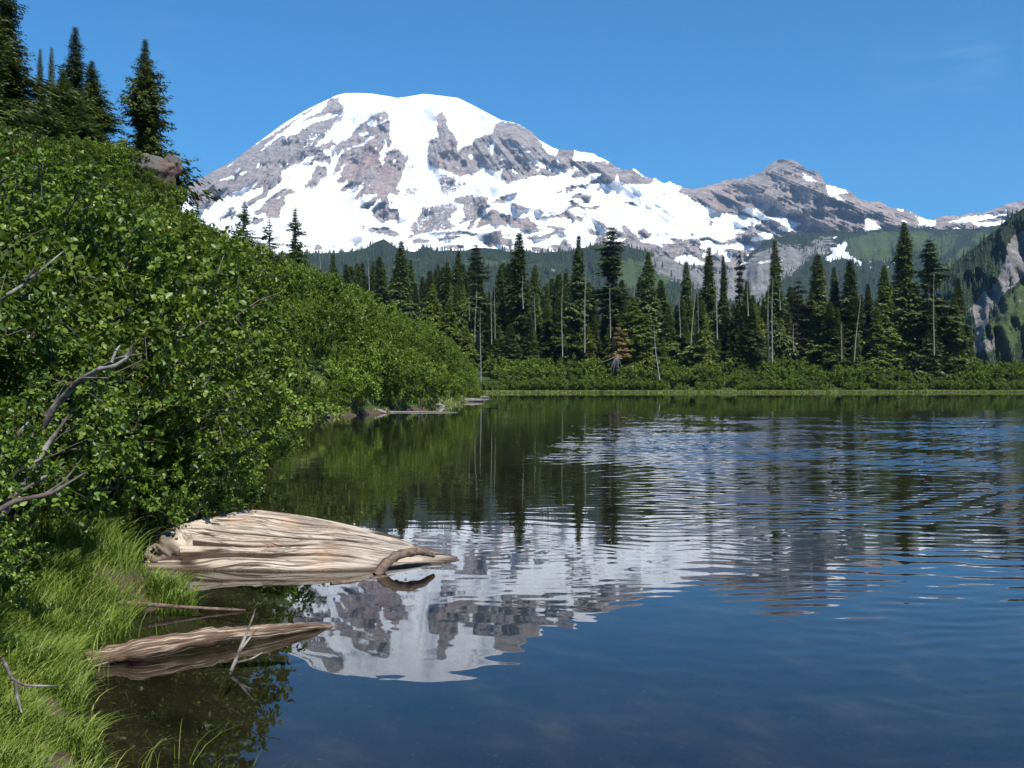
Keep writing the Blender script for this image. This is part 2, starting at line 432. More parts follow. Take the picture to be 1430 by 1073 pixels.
# cleaver on the right skyline and the snow field under it
rk('5 790,-30 1130,-20 1160,25 1240,0 1290,50 1340,80 1390,100 1430,90 1430,150 1370,157 1300,157 1220,150 1170,130 1160,60 1140,110 1120,130 1100,152 1040,150 980,142 960,152 880,182 800,187 790,217 740,217 745,180 800,163 870,170 960,130 1040,75 1000,70 920,75 900,102 840,95 790,107 780,100 825,38 860,60 880,60 820,20')
for q in ('620,232 690,202 740,193 700,217', '780,245 850,230 940,245 950,265 920,280 930,302 880,312 870,275 800,265',
          '740,295 790,280 850,310 850,330 940,338 1025,318 1000,352 880,349 820,342 770,357 720,357 780,330 780,300',
          '500,432 560,410 690,400 740,370 765,358 800,400 880,425 870,457 800,440 740,422 640,418 560,432',
          '965,185 1010,180 1037,200 1000,207', '1180,298 1270,298 1322,337 1260,322', '380,202 440,183 402,202', '1390,325 1430,335 1430,342',
          '145,307 200,270 270,240 320,220 372,230 340,245 280,252 250,275 272,307 230,312 190,297',
          '305,305 340,303 380,325 462,345 440,357 340,362 350,340 315,330', '490,358 520,350 562,370 540,379', '660,330 692,326 680,336', '530,318 550,317 545,323',
          '0,268 130,253 60,292 0,300', '0,310 80,308 162,320 80,342 60,370 30,440 0,460',
          '20,502 100,400 120,370 150,350 210,380 220,395 300,385 310,420 340,432 440,412 460,450 520,470 500,508 592,520 580,526 400,517 320,492 200,487 90,492',
          '560,475 740,508 750,527 690,520 762,567 700,545 640,562 580,592 430,592 425,570 540,565 620,540 670,520 600,495',
          '80,570 180,523 227,523 235,560 230,590 312,590 315,652 200,640 140,662 80,632 100,600', '595,640 700,640 730,588 792,640 805,692 740,702 660,692 630,662',
          '908,508 940,503 990,540 1092,550 1080,572 1000,577 940,552', '972,438 1010,450 1080,490 1200,540 1210,592 1160,582 1120,540 1030,502',
          '1190,490 1220,483 1260,530 1332,590 1335,632 1220,602 1200,560 1240,550 1200,530', '1320,530 1360,508 1422,560 1412,587 1340,592',
          '968,592 1040,573 1102,622 1060,652 980,672 975,620', '888,568 922,568 922,587', '953,488 982,490 975,505', '465,660 560,653 625,692 600,702 480,684', '200,670 260,660 290,700 240,700',
          '270,545 300,545 290,560', '0,545 35,550 25,565 0,562', '1130,620 1240,600 1430,650 1430,740 1150,740'):
    rk('5 ' + q)
sw('5 85,487 152,468 140,486 100,495'); sw('5 252,475 322,473 300,490'); sw('5 80,395 90,370 130,365 110,395')
# east peak and everything right of it
rk('6 280,250 375,300 345,345 440,400 540,450 600,480 740,510 840,520 930,550 940,580 870,590 800,600 780,640 740,650 765,690 700,690 660,712 600,690 540,668 480,680 380,690 320,680 270,680 320,712 250,722 200,700 240,742 150,722 60,700 20,735 0,868 0,1300 3600,1300 3600,-100 600,-100 300,200')
for q in ('345,800 430,793 480,828 545,865 345,868 295,830', '488,752 520,700 560,688 610,720 700,720 780,703 810,720 905,738 880,762 800,767 700,752 620,752 600,792 530,817 503,805 545,770',
          '618,772 650,750 722,780 717,842 678,842 658,792 630,800', '818,792 884,768 862,817 828,817', '852,692 900,650 960,628 1022,650 1027,692 960,682 900,702',
          '797,480 820,463 912,463 940,508 1000,530 1080,522 1150,550 1235,570 1180,602 1140,637 1080,622 1040,600 1090,580 1010,542 950,552 840,502',
          '1238,572 1333,543 1290,567', '1138,642 1200,623 1212,640 1150,652', '398,720 427,718 415,742', '482,700 527,698 510,712', '773,613 832,635 790,637',
          '1215,190 1262,230 1325,272 1300,279 1220,247 1245,240', '928,338 952,343 942,362', '1138,172 1158,180 1145,188', '1080,645 1110,640 1105,655', '480,565 620,600 760,640 700,600 560,560'):
    sw('6 ' + q)
sw('6 1165,792 1210,778 1262,820 1292,868 1190,868 1200,820'); sw('6 915,852 1050,823 1115,835 900,868')
rk('6 60,640 90,608 140,640 152,657 110,682 65,682'); rk('6 548,540 592,548 592,592 558,580', v=0.2); rk('6 0,428 52,450 10,442'); rk('6 223,363 264,368 240,377')
rk('6 380,470 440,450 500,520 450,540', v=0.75); rk('6 590,530 740,590 800,570 620,510', v=0.7); rk('6 410,650 455,645 450,668')
for q in ('100,272 190,285 258,330 180,342 252,387 190,382 160,352 130,352', '0,212 62,260 0,237', '365,582 365,508 390,488 432,520 492,572 440,587', '0,513 52,508 0,532',
          '558,430 628,438 620,457', '603,498 663,520 650,537 620,522', '728,485 842,518 830,552 740,547 718,515', '912,522 1050,488 1230,468 1332,446 1325,477 1100,524 1000,530',
          '1088,530 1230,523 1330,503 1365,508 1333,538 1200,558 1100,548', '955,558 1003,563 1003,582 948,582', '650,445 680,450 675,465', '300,395 315,390 312,402', '685,470 715,475 712,488', '860,515 900,515 895,523', '1420,512 1560,470 1640,520 1500,560'):
    sw('7 ' + q)
snow.blur(1.7)
redr = Raster(150, 1720, 100, 480, 1.5, 0.15)
for q, v in (('2 480,620 640,560 800,600 960,620 1040,800 960,1000 700,1100 400,1000 430,800', 1.0), ('3 80,600 240,560 300,700 320,900 100,860 20,760', 1.0), ('1 720,560 900,560 860,680 720,680', 0.9),
             ('3 800,420 1000,470 1100,650 950,600', 0.7), ('4 820,480 960,470 960,540 830,540', 0.8), ('5 80,530 230,520 230,600 90,640', 1.0), ('5 320,430 480,430 480,510 330,490', 0.8),
             ('6 560,330 900,360 900,480 600,440', 0.6), ('7 450,400 700,470 760,560 520,540', 0.4), ('1 200,420 500,380 500,480 250,560', 0.6)):
    redr.poly(pg(q), v)
redr.blur(4)

def Dmount(X, Yp, T):
    # distance grows with height: foot about 4.6 km off, summit about 11 km
    h = (HY - Yp)
    base = 4300 + 17.0 * np.clip(h, 0, 500)
    base = base - 1500 * sstep(1000, 1150, X) * sstep(0.25, 1.0, T)       # the east peak stands nearer
    base = base + 900 * sstep(1180, 1330, X) * sstep(0.4, 1.0, T)
    # ridges and gullies running down the slope, fanning out from the summit
    fan = (X - 560) / (60 + (Yp - 100) * 0.9)
    r = ridged(fan * 5.0 + 3, T * 1.6 + 2, oct=4, seed=3) - 0.45
    r2 = ridged(X / 26.0, Yp / 34.0, oct=4, seed=11) - 0.45
    r3 = fbm(X / 60.0, Yp / 40.0, oct=3, seed=5) - 0.5
    rough = 1 - 0.72 * snow.sample(X, Yp)
    fade = np.clip((1 - T) * 12, 0.25, 1)
    r4 = ridged(X / 9.0 + Yp / 30.0, Yp / 16.0, oct=4, seed=15) - 0.45
    strata = np.sin(Yp / 3.1 + 2.2 * fbm(X / 30.0, Yp / 20.0, oct=2, seed=16)) * sstep(960, 1020, X)
    d = base - (rough * (360 * r + 270 * r2 + 80 * r4 + 50 * strata) + 600 * r3) * fade
    # traced ridge lines stand out, traced troughs sink
    for (ax, ay, bx, by, wd, am) in ((540, 160, 520, 270, 26, 420), (612, 160, 625, 240, 20, 330), (718, 180, 705, 255, 26, 420), (470, 140, 300, 280, 34, 260), (740, 190, 900, 250, 22, 300),
                                     (1095, 225, 1085, 310, 26, 180), (1060, 250, 1000, 280, 14, 100), (1150, 255, 1200, 300, 16, 120), (590, 140, 585, 330, 22, -260), (672, 165, 655, 230, 16, -240),
                                     (480, 180, 420, 260, 22, -220), (860, 240, 700, 300, 18, 120)):
        vx, vy = bx - ax, by - ay; L = vx * vx + vy * vy
        u = np.clip(((X - ax) * vx + (Yp - ay) * vy) / L, 0, 1)
        dd = np.hypot(X - ax - u * vx, Yp - ay - u * vy)
        d = d - am * np.exp(-(dd / wd) ** 2) * fade
    return d

t = NT("mountain_ground"); Pw = t.pos()
sn = t.attr("snow"); rd = t.attr("red")
nA = t.noise(t.mapping(Pw, (1.15, 0.8, 0.5)), 0.012, 8, 0.74); nB = t.noise(Pw, 0.0035, 5, 0.6); nC = t.noise(t.mapping(Pw, (1, 1, 2.6)), 0.006, 8, 0.72)
e = t.math('ADD', sn, t.math('MULTIPLY', t.math('SUBTRACT', nA, 0.5), 1.15))
e = t.math('ADD', e, t.math('MULTIPLY', t.math('SUBTRACT', nB, 0.5), 0.35))
nE = t.noise(t.mapping(Pw, (1.2, 1.0, 0.42)), 0.034, 6, 0.7)
e = t.math('ADD', e, t.math('MULTIPLY', t.math('SUBTRACT', nE, 0.5), 1.7))
spk = t.noise(t.mapping(Pw, (1.0, 1.0, 0.45)), 0.022, 6, 0.7)
e = t.math('ADD', e, t.math('MULTIPLY', t.step(spk, 0.58, 0.66), 0.34))
e = t.math('SUBTRACT', e, t.math('MULTIPLY', t.step(t.noise(t.mapping(Pw, (1, 1, 2.0)), 0.017, 6, 0.7), 0.70, 0.78), 0.5))
sf = t.step(e, 0.45, 0.52)
rock = t.ramp(nC, [(0.28, (0.18, 0.145, 0.13)), (0.5, (0.41, 0.345, 0.31)), (0.72, (0.62, 0.54, 0.49))])
rock = t.mix(t.math('MULTIPLY', rd, t.step(nB, 0.35, 0.6)), rock, t.mix(t.step(nA, 0.35, 0.65), (0.34, 0.225, 0.19), (0.58, 0.43, 0.37)))
snc = t.ramp(t.noise(Pw, 0.004, 4), [(0.3, (0.78, 0.79, 0.81)), (0.7, (0.88, 0.88, 0.88))])
sz = t.node("SeparateXYZ", i_0=Pw).outputs[2]
veg = t.math('MULTIPLY', t.step(t.math('ADD', sz, t.math('MULTIPLY', t.math('SUBTRACT', nB, 0.5), 400)), 620, 380), t.step(nA, 0.4, 0.55))
veg = t.math('MULTIPLY', veg, 0.75)
rock = t.mix(veg, rock, (0.07, 0.085, 0.035))
c = t.mix(sf, rock, snc)
nD = t.noise(Pw, 0.02, 8, 0.7)
c = t.mix(t.math('MULTIPLY', t.step(nD, 0.42, 0.60), t.math('SUBTRACT', 1.0, sf)), c, t.mix(1.0, c, (1.3, 1.27, 1.24), 'MULTIPLY'))
c = t.mix(t.math('MULTIPLY', t.step(nD, 0.5, 0.36), t.math('SUBTRACT', 1.0, sf)), c, t.mix(1.0, c, (0.66, 0.67, 0.70), 'MULTIPLY'))
hgt = t.math('ADD', t.math('MULTIPLY', nC, 110.0), t.math('MULTIPLY', nD, 42.0))
hgt = t.math('MULTIPLY', hgt, t.math('SUBTRACT', 1.0, t.math('MULTIPLY', sf, 0.88)))
t.surf(c, 0.85, 0.2, hgt, 1.0, 1.0); M['mountain'] = t.m

jag = lambda xs: np.where((xs > 775), 1.0, 0.15) * np.where(xs > 1190, 0.6, 1.0) * 3.2 * (fbm(xs / 5.0, xs * 0, oct=3, seed=90) - 0.5)
mt, mt_info = relief("mountain", SKY, -200, 1700, 1.0, 330, 470.0, Dmount, {'snow': snow, 'red': redr}, M['mountain'], 3500, jag)

# ---- forested foothills and moraine
FSKY = [(-100, 420), (300, 372), (430, 354), (470, 353), (496, 351), (512, 346), (526, 338), (536, 334), (546, 341), (560, 349), (580, 352), (590, 346), (598, 345), (606, 351), (647, 350), (665, 346), (690, 347),
        (705, 351), (760, 353), (800, 350), (830, 343), (870, 343), (890, 348), (905, 352), (940, 360), (960, 370), (985, 378), (1005, 379), (1030, 372), (1050, 352), (1075, 334), (1100, 329), (1130, 326),
        (1160, 324), (1204, 323.5), (1225, 321), (1240, 323.5), (1260, 319), (1280, 318), (1300, 320), (1350, 320), (1400, 315), (1430, 305), (1600, 280), (1750, 330)]
grs = Raster(150, 1760, 280, 560, 1.0, 0.12); cliff = Raster(150, 1760, 280, 560, 1.0, 0.0); fsn = Raster(150, 1760, 280, 560, 0.6, 0.0)
for q, v in (('P 855,362 900,366 935,385 930,402 880,408 850,392', 1.0), ('P 620,360 720,362 800,368 800,376 640,372', 0.6), ('7 220,650 380,610 610,585 800,600 760,700 610,790 350,775 270,740', 0.95), ('P 1290,330 1345,322 1330,350 1290,375', 0.6),
             ('7 1080,620 1180,590 1215,650 1120,690', 1.0), ('7 850,700 960,640 950,690 870,720', 0.9), ('7 870,840 1050,680 1080,710 900,860', 1.0), ('P 760,385 800,380 800,400 765,405', 0.7), ('P 545,360 620,358 620,366 560,372', 0.55)):
    grs.poly(pg(q), v)
for q, v in (('P 905,352 940,360 985,379 1035,372 1060,352 1090,340 1150,352 1120,372 1090,395 1060,430 1000,420 950,395 900,372', 0.9), ('7 0,640 180,620 200,700 60,760 0,780', 0.7), ('7 330,710 500,610 470,610 290,690', 0.45), ('7 690,570 780,570 740,640 700,660', 0.75),
             ('P 765,375 790,365 800,372 770,385', 0.7), ('7 450,640 560,600 540,640', 0.4), ('P 500,350 530,333 528,342 505,355', 0.8), ('P 560,350 575,360 555,362', 0.6)):
    cliff.poly(pg(q), v)
for q in ('7 188,682 240,653 257,680 237,720 282,758 352,788 342,822 290,792 200,752 193,710', '7 148,627 198,610 172,634', '7 423,705 458,698 440,714', '7 383,797 413,783 402,802', '7 548,792 605,783 572,803',
          '7 95,765 150,738 195,772 140,790', '7 1158,682 1178,674 1170,686', '7 943,803 962,808 950,815', '6 345,800 430,793 480,828 545,865 400,868 300,835', '6 618,772 650,750 722,780 717,842 678,842', '6 915,850 1050,825 1110,835 900,865',
          '7 480,785 510,785 500,797', '7 395,820 420,820 410,835', '7 510,820 535,818 525,832', 'P 1160,345 1185,352 1190,362 1165,358', '6 700,855 800,845 880,850 800,868'):
    fsn.poly(pg(q), 1.0)
grs.blur(4); cliff.blur(7); fsn.blur(1.2)
def Dfoot(X, Yp, T):
    right = sstep(960, 1120, X)
    base = 900 + (2300 + 1500 * right) * T ** 1.25
    rr = ridged(X / 42.0 + T * 0.7, T * 1.5, oct=4, seed=41) - 0.45
    ff = fbm(X / 90.0, Yp / 60.0, oct=4, seed=43) - 0.5
    sm = np.clip((1 - T) * 8, 0.2, 1)
    return base * (1 - sm * (0.085 * rr + 0.16 * ff))
t = NT("foothill_ground"); Pw = t.pos()
g_, c_, s_ = t.attr("grass"), t.attr("cliff"), t.attr("snow")
nA = t.noise(Pw, 0.02, 6, 0.62); nB = t.noise(Pw, 0.006, 5, 0.6); nC = t.noise(t.mapping(Pw, (1.6, 0.5, 0.35)), 0.02, 6, 0.65)
forest = t.ramp(nA, [(0.3, (0.016, 0.027, 0.016)), (0.7, (0.038, 0.055, 0.026))])
grassc = t.ramp(nB, [(0.3, (0.05, 0.082, 0.03)), (0.7, (0.085, 0.118, 0.042))])
rockc = t.ramp(nC, [(0.3, (0.13, 0.12, 0.115)), (0.7, (0.34, 0.32, 0.30))])
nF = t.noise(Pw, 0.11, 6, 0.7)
w1 = t.math('ADD', t.math('MULTIPLY', t.math('SUBTRACT', nA, 0.5), 1.1), t.math('MULTIPLY', t.math('SUBTRACT', nF, 0.5), 0.7))
c = t.mix(t.step(t.math('ADD', g_, w1), 0.4, 0.55), forest, grassc)
c = t.mix(t.step(t.math('ADD', c_, t.math('MULTIPLY', t.math('SUBTRACT', nC, 0.5), 1.6)), 0.42, 0.56), c, rockc)
c = t.mix(t.step(t.math('ADD', s_, t.math('MULTIPLY', w1, 0.5)), 0.4, 0.52), c, (0.82, 0.82, 0.83))
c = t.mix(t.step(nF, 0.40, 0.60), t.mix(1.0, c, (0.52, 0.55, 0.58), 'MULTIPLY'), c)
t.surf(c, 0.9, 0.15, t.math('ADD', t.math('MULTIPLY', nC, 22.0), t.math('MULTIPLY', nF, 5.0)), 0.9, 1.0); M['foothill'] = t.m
fj = lambda xs: 2.0 * (fbm(xs / 7.0, xs * 0, oct=3, seed=91) - 0.5)
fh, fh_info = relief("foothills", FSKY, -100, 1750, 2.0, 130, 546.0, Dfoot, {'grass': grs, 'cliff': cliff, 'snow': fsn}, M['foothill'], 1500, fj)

# ---- the steep hillside closing the valley on the right
RSKY = [(1225, 546), (1245, 510), (1262, 470), (1285, 425), (1310, 392), (1340, 362), (1362, 345), (1380, 330), (1395, 318), (1408, 305), (1430, 290), (1500, 246), (1600, 190), (1800, 150)]
rgr = Raster(1200, 1820, 100, 560, 1.0, 0.1); rcl = Raster(1200, 1820, 100, 560, 1.0, 0.0); rdm = Raster(1200, 1820, 100, 560, 4.0, 0.0)
for q, v in (('P 1378,462 1400,425 1430,392 1820,300 1820,540 1420,520 1372,500', 0.85), ('P 1400,520 1430,460 1430,540 1380,546', 0.2), ('P 1330,385 1350,370 1340,400', 0.5)): rgr.poly(pg(q), v)
for q, v in (('P 1350,436 1372,410 1394,392 1405,345 1418,328 1445,315 1480,320 1480,370 1430,385 1400,412 1380,450 1366,478 1398,468 1385,492 1350,495 1362,455', 1.0), ('P 1310,440 1335,430 1330,470 1305,490', 0.55), ('P 1395,440 1425,415 1430,420 1400,450', 0.5)): rcl.poly(pg(q), v)
rgr.blur(3); rcl.blur(2)
def Dright(X, Yp, T):
    base = 640 + 520 * T ** 1.1 - 0.25 * (X - 1400)
    rr = ridged(X / 30.0 + T * 2.0, T * 2.2 + X / 300, oct=4, seed=61) - 0.45
    return base * (1 - np.clip((1 - T) * 6, 0.2, 1) * 0.13 * rr)
rh, rh_info = relief("hillside", RSKY, 1225, 1800, 2.5, 110, 548.0, Dright, {'grass': rgr, 'cliff': rcl, 'snow': rdm}, M['foothill'], 700, lambda xs: 3 * (fbm(xs / 8.0, xs * 0, oct=3, seed=92) - 0.5))

# ------------------------------------------------------------------ lake shore terrain
SH = np.array([(-40, -6.0), (-5, -1.6), (2.0, -1.25), (4.3, -1.84), (5.3, -2.34), (6.2, -2.72), (6.9, -2.78), (7.5, -2.55), (8.1, -2.7), (8.7, -3.2), (9.5, -3.7), (12, -3.9), (15, -4.3), (28, -7.6), (38, -10.3), (47, -10.8), (52, -9.9), (58, -8.4),
               (64, -7.8), (70, -5.8), (90, -5.2), (114, -4.6), (150, -4.4), (176, -4.6), (185, -7), (200, -30), (230, -90), (400, -90)])
def Xs(Y): return np.interp(Y, SH[:, 0], SH[:, 1])
CRST = np.array([(-50, -14, 1.5), (5, -9.0, 1.6), (10, -9.0, 3.0), (15, -10.0, 4.0), (30, -15.5, 8.6), (45, -19.5, 11.6), (55, -22.5, 12.8), (75, -24.4, 12.2), (90, -24.2, 12.1), (105, -23.1, 12.1), (115, -22.1, 12.3), (130, -19.5, 11.1), (145, -15.7, 9.8), (165, -8.6 - 3, 6.6), (180, -9.5, 1.6), (195, -12, 0.6), (400, -40, 0.6)])
def far_shore(X): return 256 + 0.12 * np.clip(X + 20, -60, 300) + 5 * (fbm(np.asarray(X) / 35.0, np.asarray(X) * 0, oct=3, seed=77) - 0.5)
def Hh(X, Y):
    X = np.asarray(X, float); Y = np.asarray(Y, float)
    n = fbm(X / 3.0, Y / 3.0, oct=3, seed=21) - 0.5
    nf = fbm(X / 0.5, Y / 0.5, oct=2, seed=22) - 0.5
    xs = Xs(Y) + 0.5 * n * np.clip(Y / 14, 0.15, 2)
    xc = np.interp(Y, CRST[:, 0], CRST[:, 1]); zc = np.interp(Y, CRST[:, 0], CRST[:, 2])
    dl = xs - X
    w = np.maximum(xs - xc, 0.5)
    u = np.clip(dl / w, 0, 3)
    s = np.where(u < 1, (0.10 * np.minimum(u / 0.1, 1) + 0.90 * np.clip((u - 0.05) / 0.95, 0, 1) ** 1.05), 1 + 0.05 * (u - 1))
    zl = zc * s + 0.25 * n * np.clip(dl, 0, 3)
    zl = np.where(Y < 12, np.minimum(zl, 0.10 * np.clip(dl, 0, 3) + 0.16 * sstep(0, .5, dl) + 0.45 * np.clip(dl - 2.0, 0, 50) * sstep(4, 12, Y) + .05 * nf), zl)
    df = Y - far_shore(X)
    zf = np.where(df > 0, 0.25 + 0.21 * np.clip(df - 5, 0, 28) + 0.04 * np.clip(df - 33, 0, 20) + 0.018 * np.clip(df - 50, 0, 500) + 1.2 * n * np.clip(df / 30, 0, 1), 0)
    dr = X - 215.0
    db = np.minimum(1.6 - Y, 50.0)
    dland = np.maximum.reduce([dl, df, dr, db])
    z = np.where(dl > 0, zl, 0)
    z = np.where(df > 0, np.maximum(z, zf), z)
    z = np.where(dr > 0, np.maximum(z, 0.25 * np.clip(dr, 0, 120)), z)
    z = np.where(db > 0, np.maximum(z, 0.12 * np.clip(db, 0, 8)), z)
    dep = np.clip(-dland, 0, 60)
    bed = -(0.09 * np.minimum(dep, 1.0) + 0.16 * np.clip(dep - 0.4, 0, 9) + 0.03 * np.clip(dep - 9, 0, 60)) + 0.06 * nf * np.clip(dep, 0, 1)
    return np.where(dland > 0, z + 0.02, bed)

ang = np.concatenate([np.linspace(-180, -45, 60)[:-1], np.linspace(-45, 45, 620), np.linspace(45, 180, 60)[1:]])
rr_ = np.concatenate([[0.3], 1.0 * (16000 / 1.0) ** np.linspace(0, 1, 330) ** 1.12])
A_, R_ = np.meshgrid(np.radians(ang), rr_, indexing='ij')
gx, gy = np.sin(A_) * R_, np.cos(A_) * R_
gz = Hh(gx, gy)
gz = np.where(R_ > 600, np.minimum(gz, 12) - np.clip((R_ - 600) / 100, 0, 20), gz)
gsd = Xs(gy) - gx
t = NT("ground_soil"); Pw = t.pos()
nA = t.noise(Pw, 6.0, 6, 0.6); nB = t.noise(Pw, 0.7, 5, 0.6); nS = t.noise(Pw, 30.0, 4, 0.6)
z_ = t.node("SeparateXYZ", i_0=Pw).outputs[2]
mud = t.ramp(nA, [(0.3, (0.045, 0.034, 0.022)), (0.7, (0.11, 0.082, 0.055))])
grn = t.ramp(nS, [(0.35, (0.022, 0.036, 0.010)), (0.65, (0.06, 0.088, 0.022))])
land = t.mix(t.step(t.math('ADD', z_, t.math('MULTIPLY', t.math('SUBTRACT', nB, 0.5), 0.35)), 0.10, 0.32), mud, grn)
silt = t.ramp(t.noise(Pw, 1.6, 5, 0.6), [(0.35, (0.028, 0.023, 0.013)), (0.55, (0.055, 0.046, 0.028)), (0.75, (0.13, 0.115, 0.08))])
silt = t.mix(t.step(nS, 0.62, 0.72), silt, (0.19, 0.165, 0.12))
t.surf(t.mix(t.step(z_, -0.06, 0.03), silt, land), 0.92, 0.15, t.math('ADD', nA, t.math('MULTIPLY', nS, 0.3)), 0.6, 0.04); M['ground'] = t.m
g = add("ground", mesh("ground", np.stack([gx, gy, gz], -1).reshape(-1, 3), grid_faces(len(ang), len(rr_)), M['ground'], True)); tag(g, kind="structure")

# ------------------------------------------------------------------ water
t = NT("lake_water"); Pw = t.pos()
sp = t.node("SeparateXYZ", i_0=Pw); wxs, wys = sp.outputs[0], sp.outputs[1]
patch = t.noise(t.mapping(Pw, (0.10, 0.05, 0.1)), 1.0, 3, 0.5)
pb = t.math('SUBTRACT', patch, 0.5)
# breeze-ruffled zone: from a few metres right of the log out to mid-lake
lx = t.math('ADD', wxs, t.math('MULTIPLY', pb, 6.0))
zx = t.step(lx, -1.0, 5.5)
zy = t.step(wys, 5.0, 15.0)
ly = t.math('ADD', wys, t.math('MULTIPLY', pb, 30.0))
zfar = t.step(ly, 78.0, 52.0)
chop_zone = t.math('MULTIPLY', t.math('MULTIPLY', zx, zfar), t.step(ly, 9.0, 34.0))
long_zone = t.math('MULTIPLY', t.math('MULTIPLY', zx, zy), zfar)
calm = t.noise(t.mapping(Pw, (0.5, 1.0, 1)), 1.3, 3, 0.5, "Color")
chop = t.noise(t.mapping(Pw, (0.8, 1.0, 1)), 7.0, 3, 0.6, "Color")
def slope(col, amp):
    v = t.node("VectorMath", operation='SUBTRACT'); t.lk(col, v.inputs[0]); v.inputs[1].default_value = (0.5, 0.5, 0.5)
    m = t.node("VectorMath", operation='SCALE'); t.lk(v.outputs[0], m.inputs[0])
    if isinstance(amp, bpy.types.NodeSocket): t.lk(amp, m.inputs["Scale"])
    else: m.inputs["Scale"].default_value = amp
    return m.outputs[0]
def vadd(a, b):
    v = t.node("VectorMath", operation='ADD'); t.lk(a, v.inputs[0]); t.lk(b, v.inputs[1]); return v.outputs[0]
tot = vadd(slope(calm, t.math('MULTIPLY_ADD', zx, 0.008, 0.012)), slope(chop, t.math('MULTIPLY_ADD', chop_zone, 0.16, t.math('MULTIPLY', long_zone, 0.03))))
m3 = t.node("VectorMath", operation='MULTIPLY'); t.lk(tot, m3.inputs[0]); m3.inputs[1].default_value = (0.5, 1.0, 0.0)
m4 = t.node("VectorMath", operation='ADD'); t.lk(m3.outputs[0], m4.inputs[0]); t.lk(t.node("NewGeometry").outputs["Normal"], m4.inputs[1])
nrm = t.node("VectorMath", operation='NORMALIZE'); t.lk(m4.outputs[0], nrm.inputs[0])
fr = t.node("Fresnel", i_IOR=1.45); t.lk(nrm.outputs[0], fr.inputs["Normal"])
gl = t.node("BsdfGlossy"); gl.inputs["Roughness"].default_value = 0.0; gl.inputs["Color"].default_value = (0.95, 0.97, 1.0, 1)
t.lk(nrm.outputs[0], gl.inputs["Normal"])
tp = t.node("BsdfTransparent"); tp.inputs[0].default_value = (0.50, 0.52, 0.47, 1)
mx = t.node("MixShader"); t.lk(fr.outputs[0], mx.inputs[0]); t.lk(tp.outputs[0], mx.inputs[1]); t.lk(gl.outputs[0], mx.inputs[2])
t.lk(mx.outputs[0], t.out.inputs[0]); M['water'] = t.m
# the surface itself carries the breeze's ripples (a few millimetres high), fading out to calm water all round
yr = [-30.0, 0.0, 2.0, 3.2]
while yr[-1] < 92: yr.append(yr[-1] + np.interp(yr[-1], [3, 20, 60, 92], [0.035, 0.05, 0.085, 0.11]))
yr = np.array(yr + [110.0, 160.0, 250.0, 420.0])
tc = np.linspace(-0.16, 0.56, 400)
YY, TT = np.meshgrid(yr, tc, indexing='ij')
XX = TT * np.maximum(YY, 4.0)
YY = np.concatenate([YY[:, :1], YY, YY[:, :1]], 1); XX = np.concatenate([XX[:, :1] * 0 - 100, XX, XX[:, :1] * 0 + 260], 1)
wrp = fbm(XX * 0.55 / 1.0, YY * 0.5, oct=3, seed=201) + 0.35 * fbm(XX * 1.6, YY * 0.9, oct=2, seed=202)
ptc = fbm(XX * 0.11 + 5, YY * 0.06, oct=3, seed=203)
lxn = XX + 7 * (ptc - .5); lyn = YY + 34 * (ptc - .5)
AMP = np.interp(YY, [4.5, 6, 8, 12, 18, 25, 45, 62, 80], [.004, .009, .016, .028, .048, .075, .085, .06, .0])
AMP = AMP * (0.09 + 0.91 * sstep(-1.8, 5.2, lxn - 0.02 * YY)) * sstep(84, 60, lyn) * (0.55 + 0.9 * sstep(.3, .7, fbm(XX * .35, YY * .22, oct=3, seed=207)))
ZZ = 0
for kx, ky, w_, sd, wt in ((2.2, 13.0, 9, 211, .45), (3.6, 20.0, 14, 212, .9), (-5.2, 28.0, 18, 213, 1.0), (8.0, 41.0, 24, 214, .7)):
    grp = 0.25 + 0.75 * sstep(.35, .65, fbm(XX * .5 + sd, YY * .75, oct=2, seed=sd))
    far_ok = np.interp(YY, [0, 700 / ky, 1100 / ky], [1, 1, .3])
    ZZ = ZZ + wt * grp * far_ok * np.sin(kx * XX + ky * YY + w_ * wrp) / math.hypot(kx, ky) * AMP * 1.4
w = add("lake_water", mesh("lake_water", np.stack([XX, YY, ZZ], -1).reshape(-1, 3), grid_faces(*XX.shape)[:, ::-1], M['water'], True)); tag(w, kind="structure")

# ------------------------------------------------------------------ plants: builders
def tube(path, radii, sides=6, base=0):
    path = np.asarray(path, float); n = len(path)
    tan = np.gradient(path, axis=0); tan /= np.linalg.norm(tan, axis=1)[:, None] + 1e-9
    ref = np.where(np.abs(tan[:, 2:3]) > 0.9, np.array([[1., 0, 0]]), np.array([[0, 0, 1.]]))
    a = np.cross(tan, ref); a /= np.linalg.norm(a, axis=1)[:, None] + 1e-9
    b = np.cross(tan, a)
    th = np.linspace(0, 2 * np.pi, sides, endpoint=False)
    V = path[:, None, :] + (a[:, None, :] * np.cos(th)[None, :, None] + b[:, None, :] * np.sin(th)[None, :, None]) * np.asarray(radii)[:, None, None]
    return V.reshape(-1, 3), grid_faces(n, sides, True) + base

def tubes(list_of, sides=5):
    Vs, Fs, b = [], [], 0
    for path, r in list_of:
        V, f = tube(path, r, sides, b); Vs.append(V); Fs.append(f); b += len(V)
    return np.concatenate(Vs), np.concatenate(Fs)

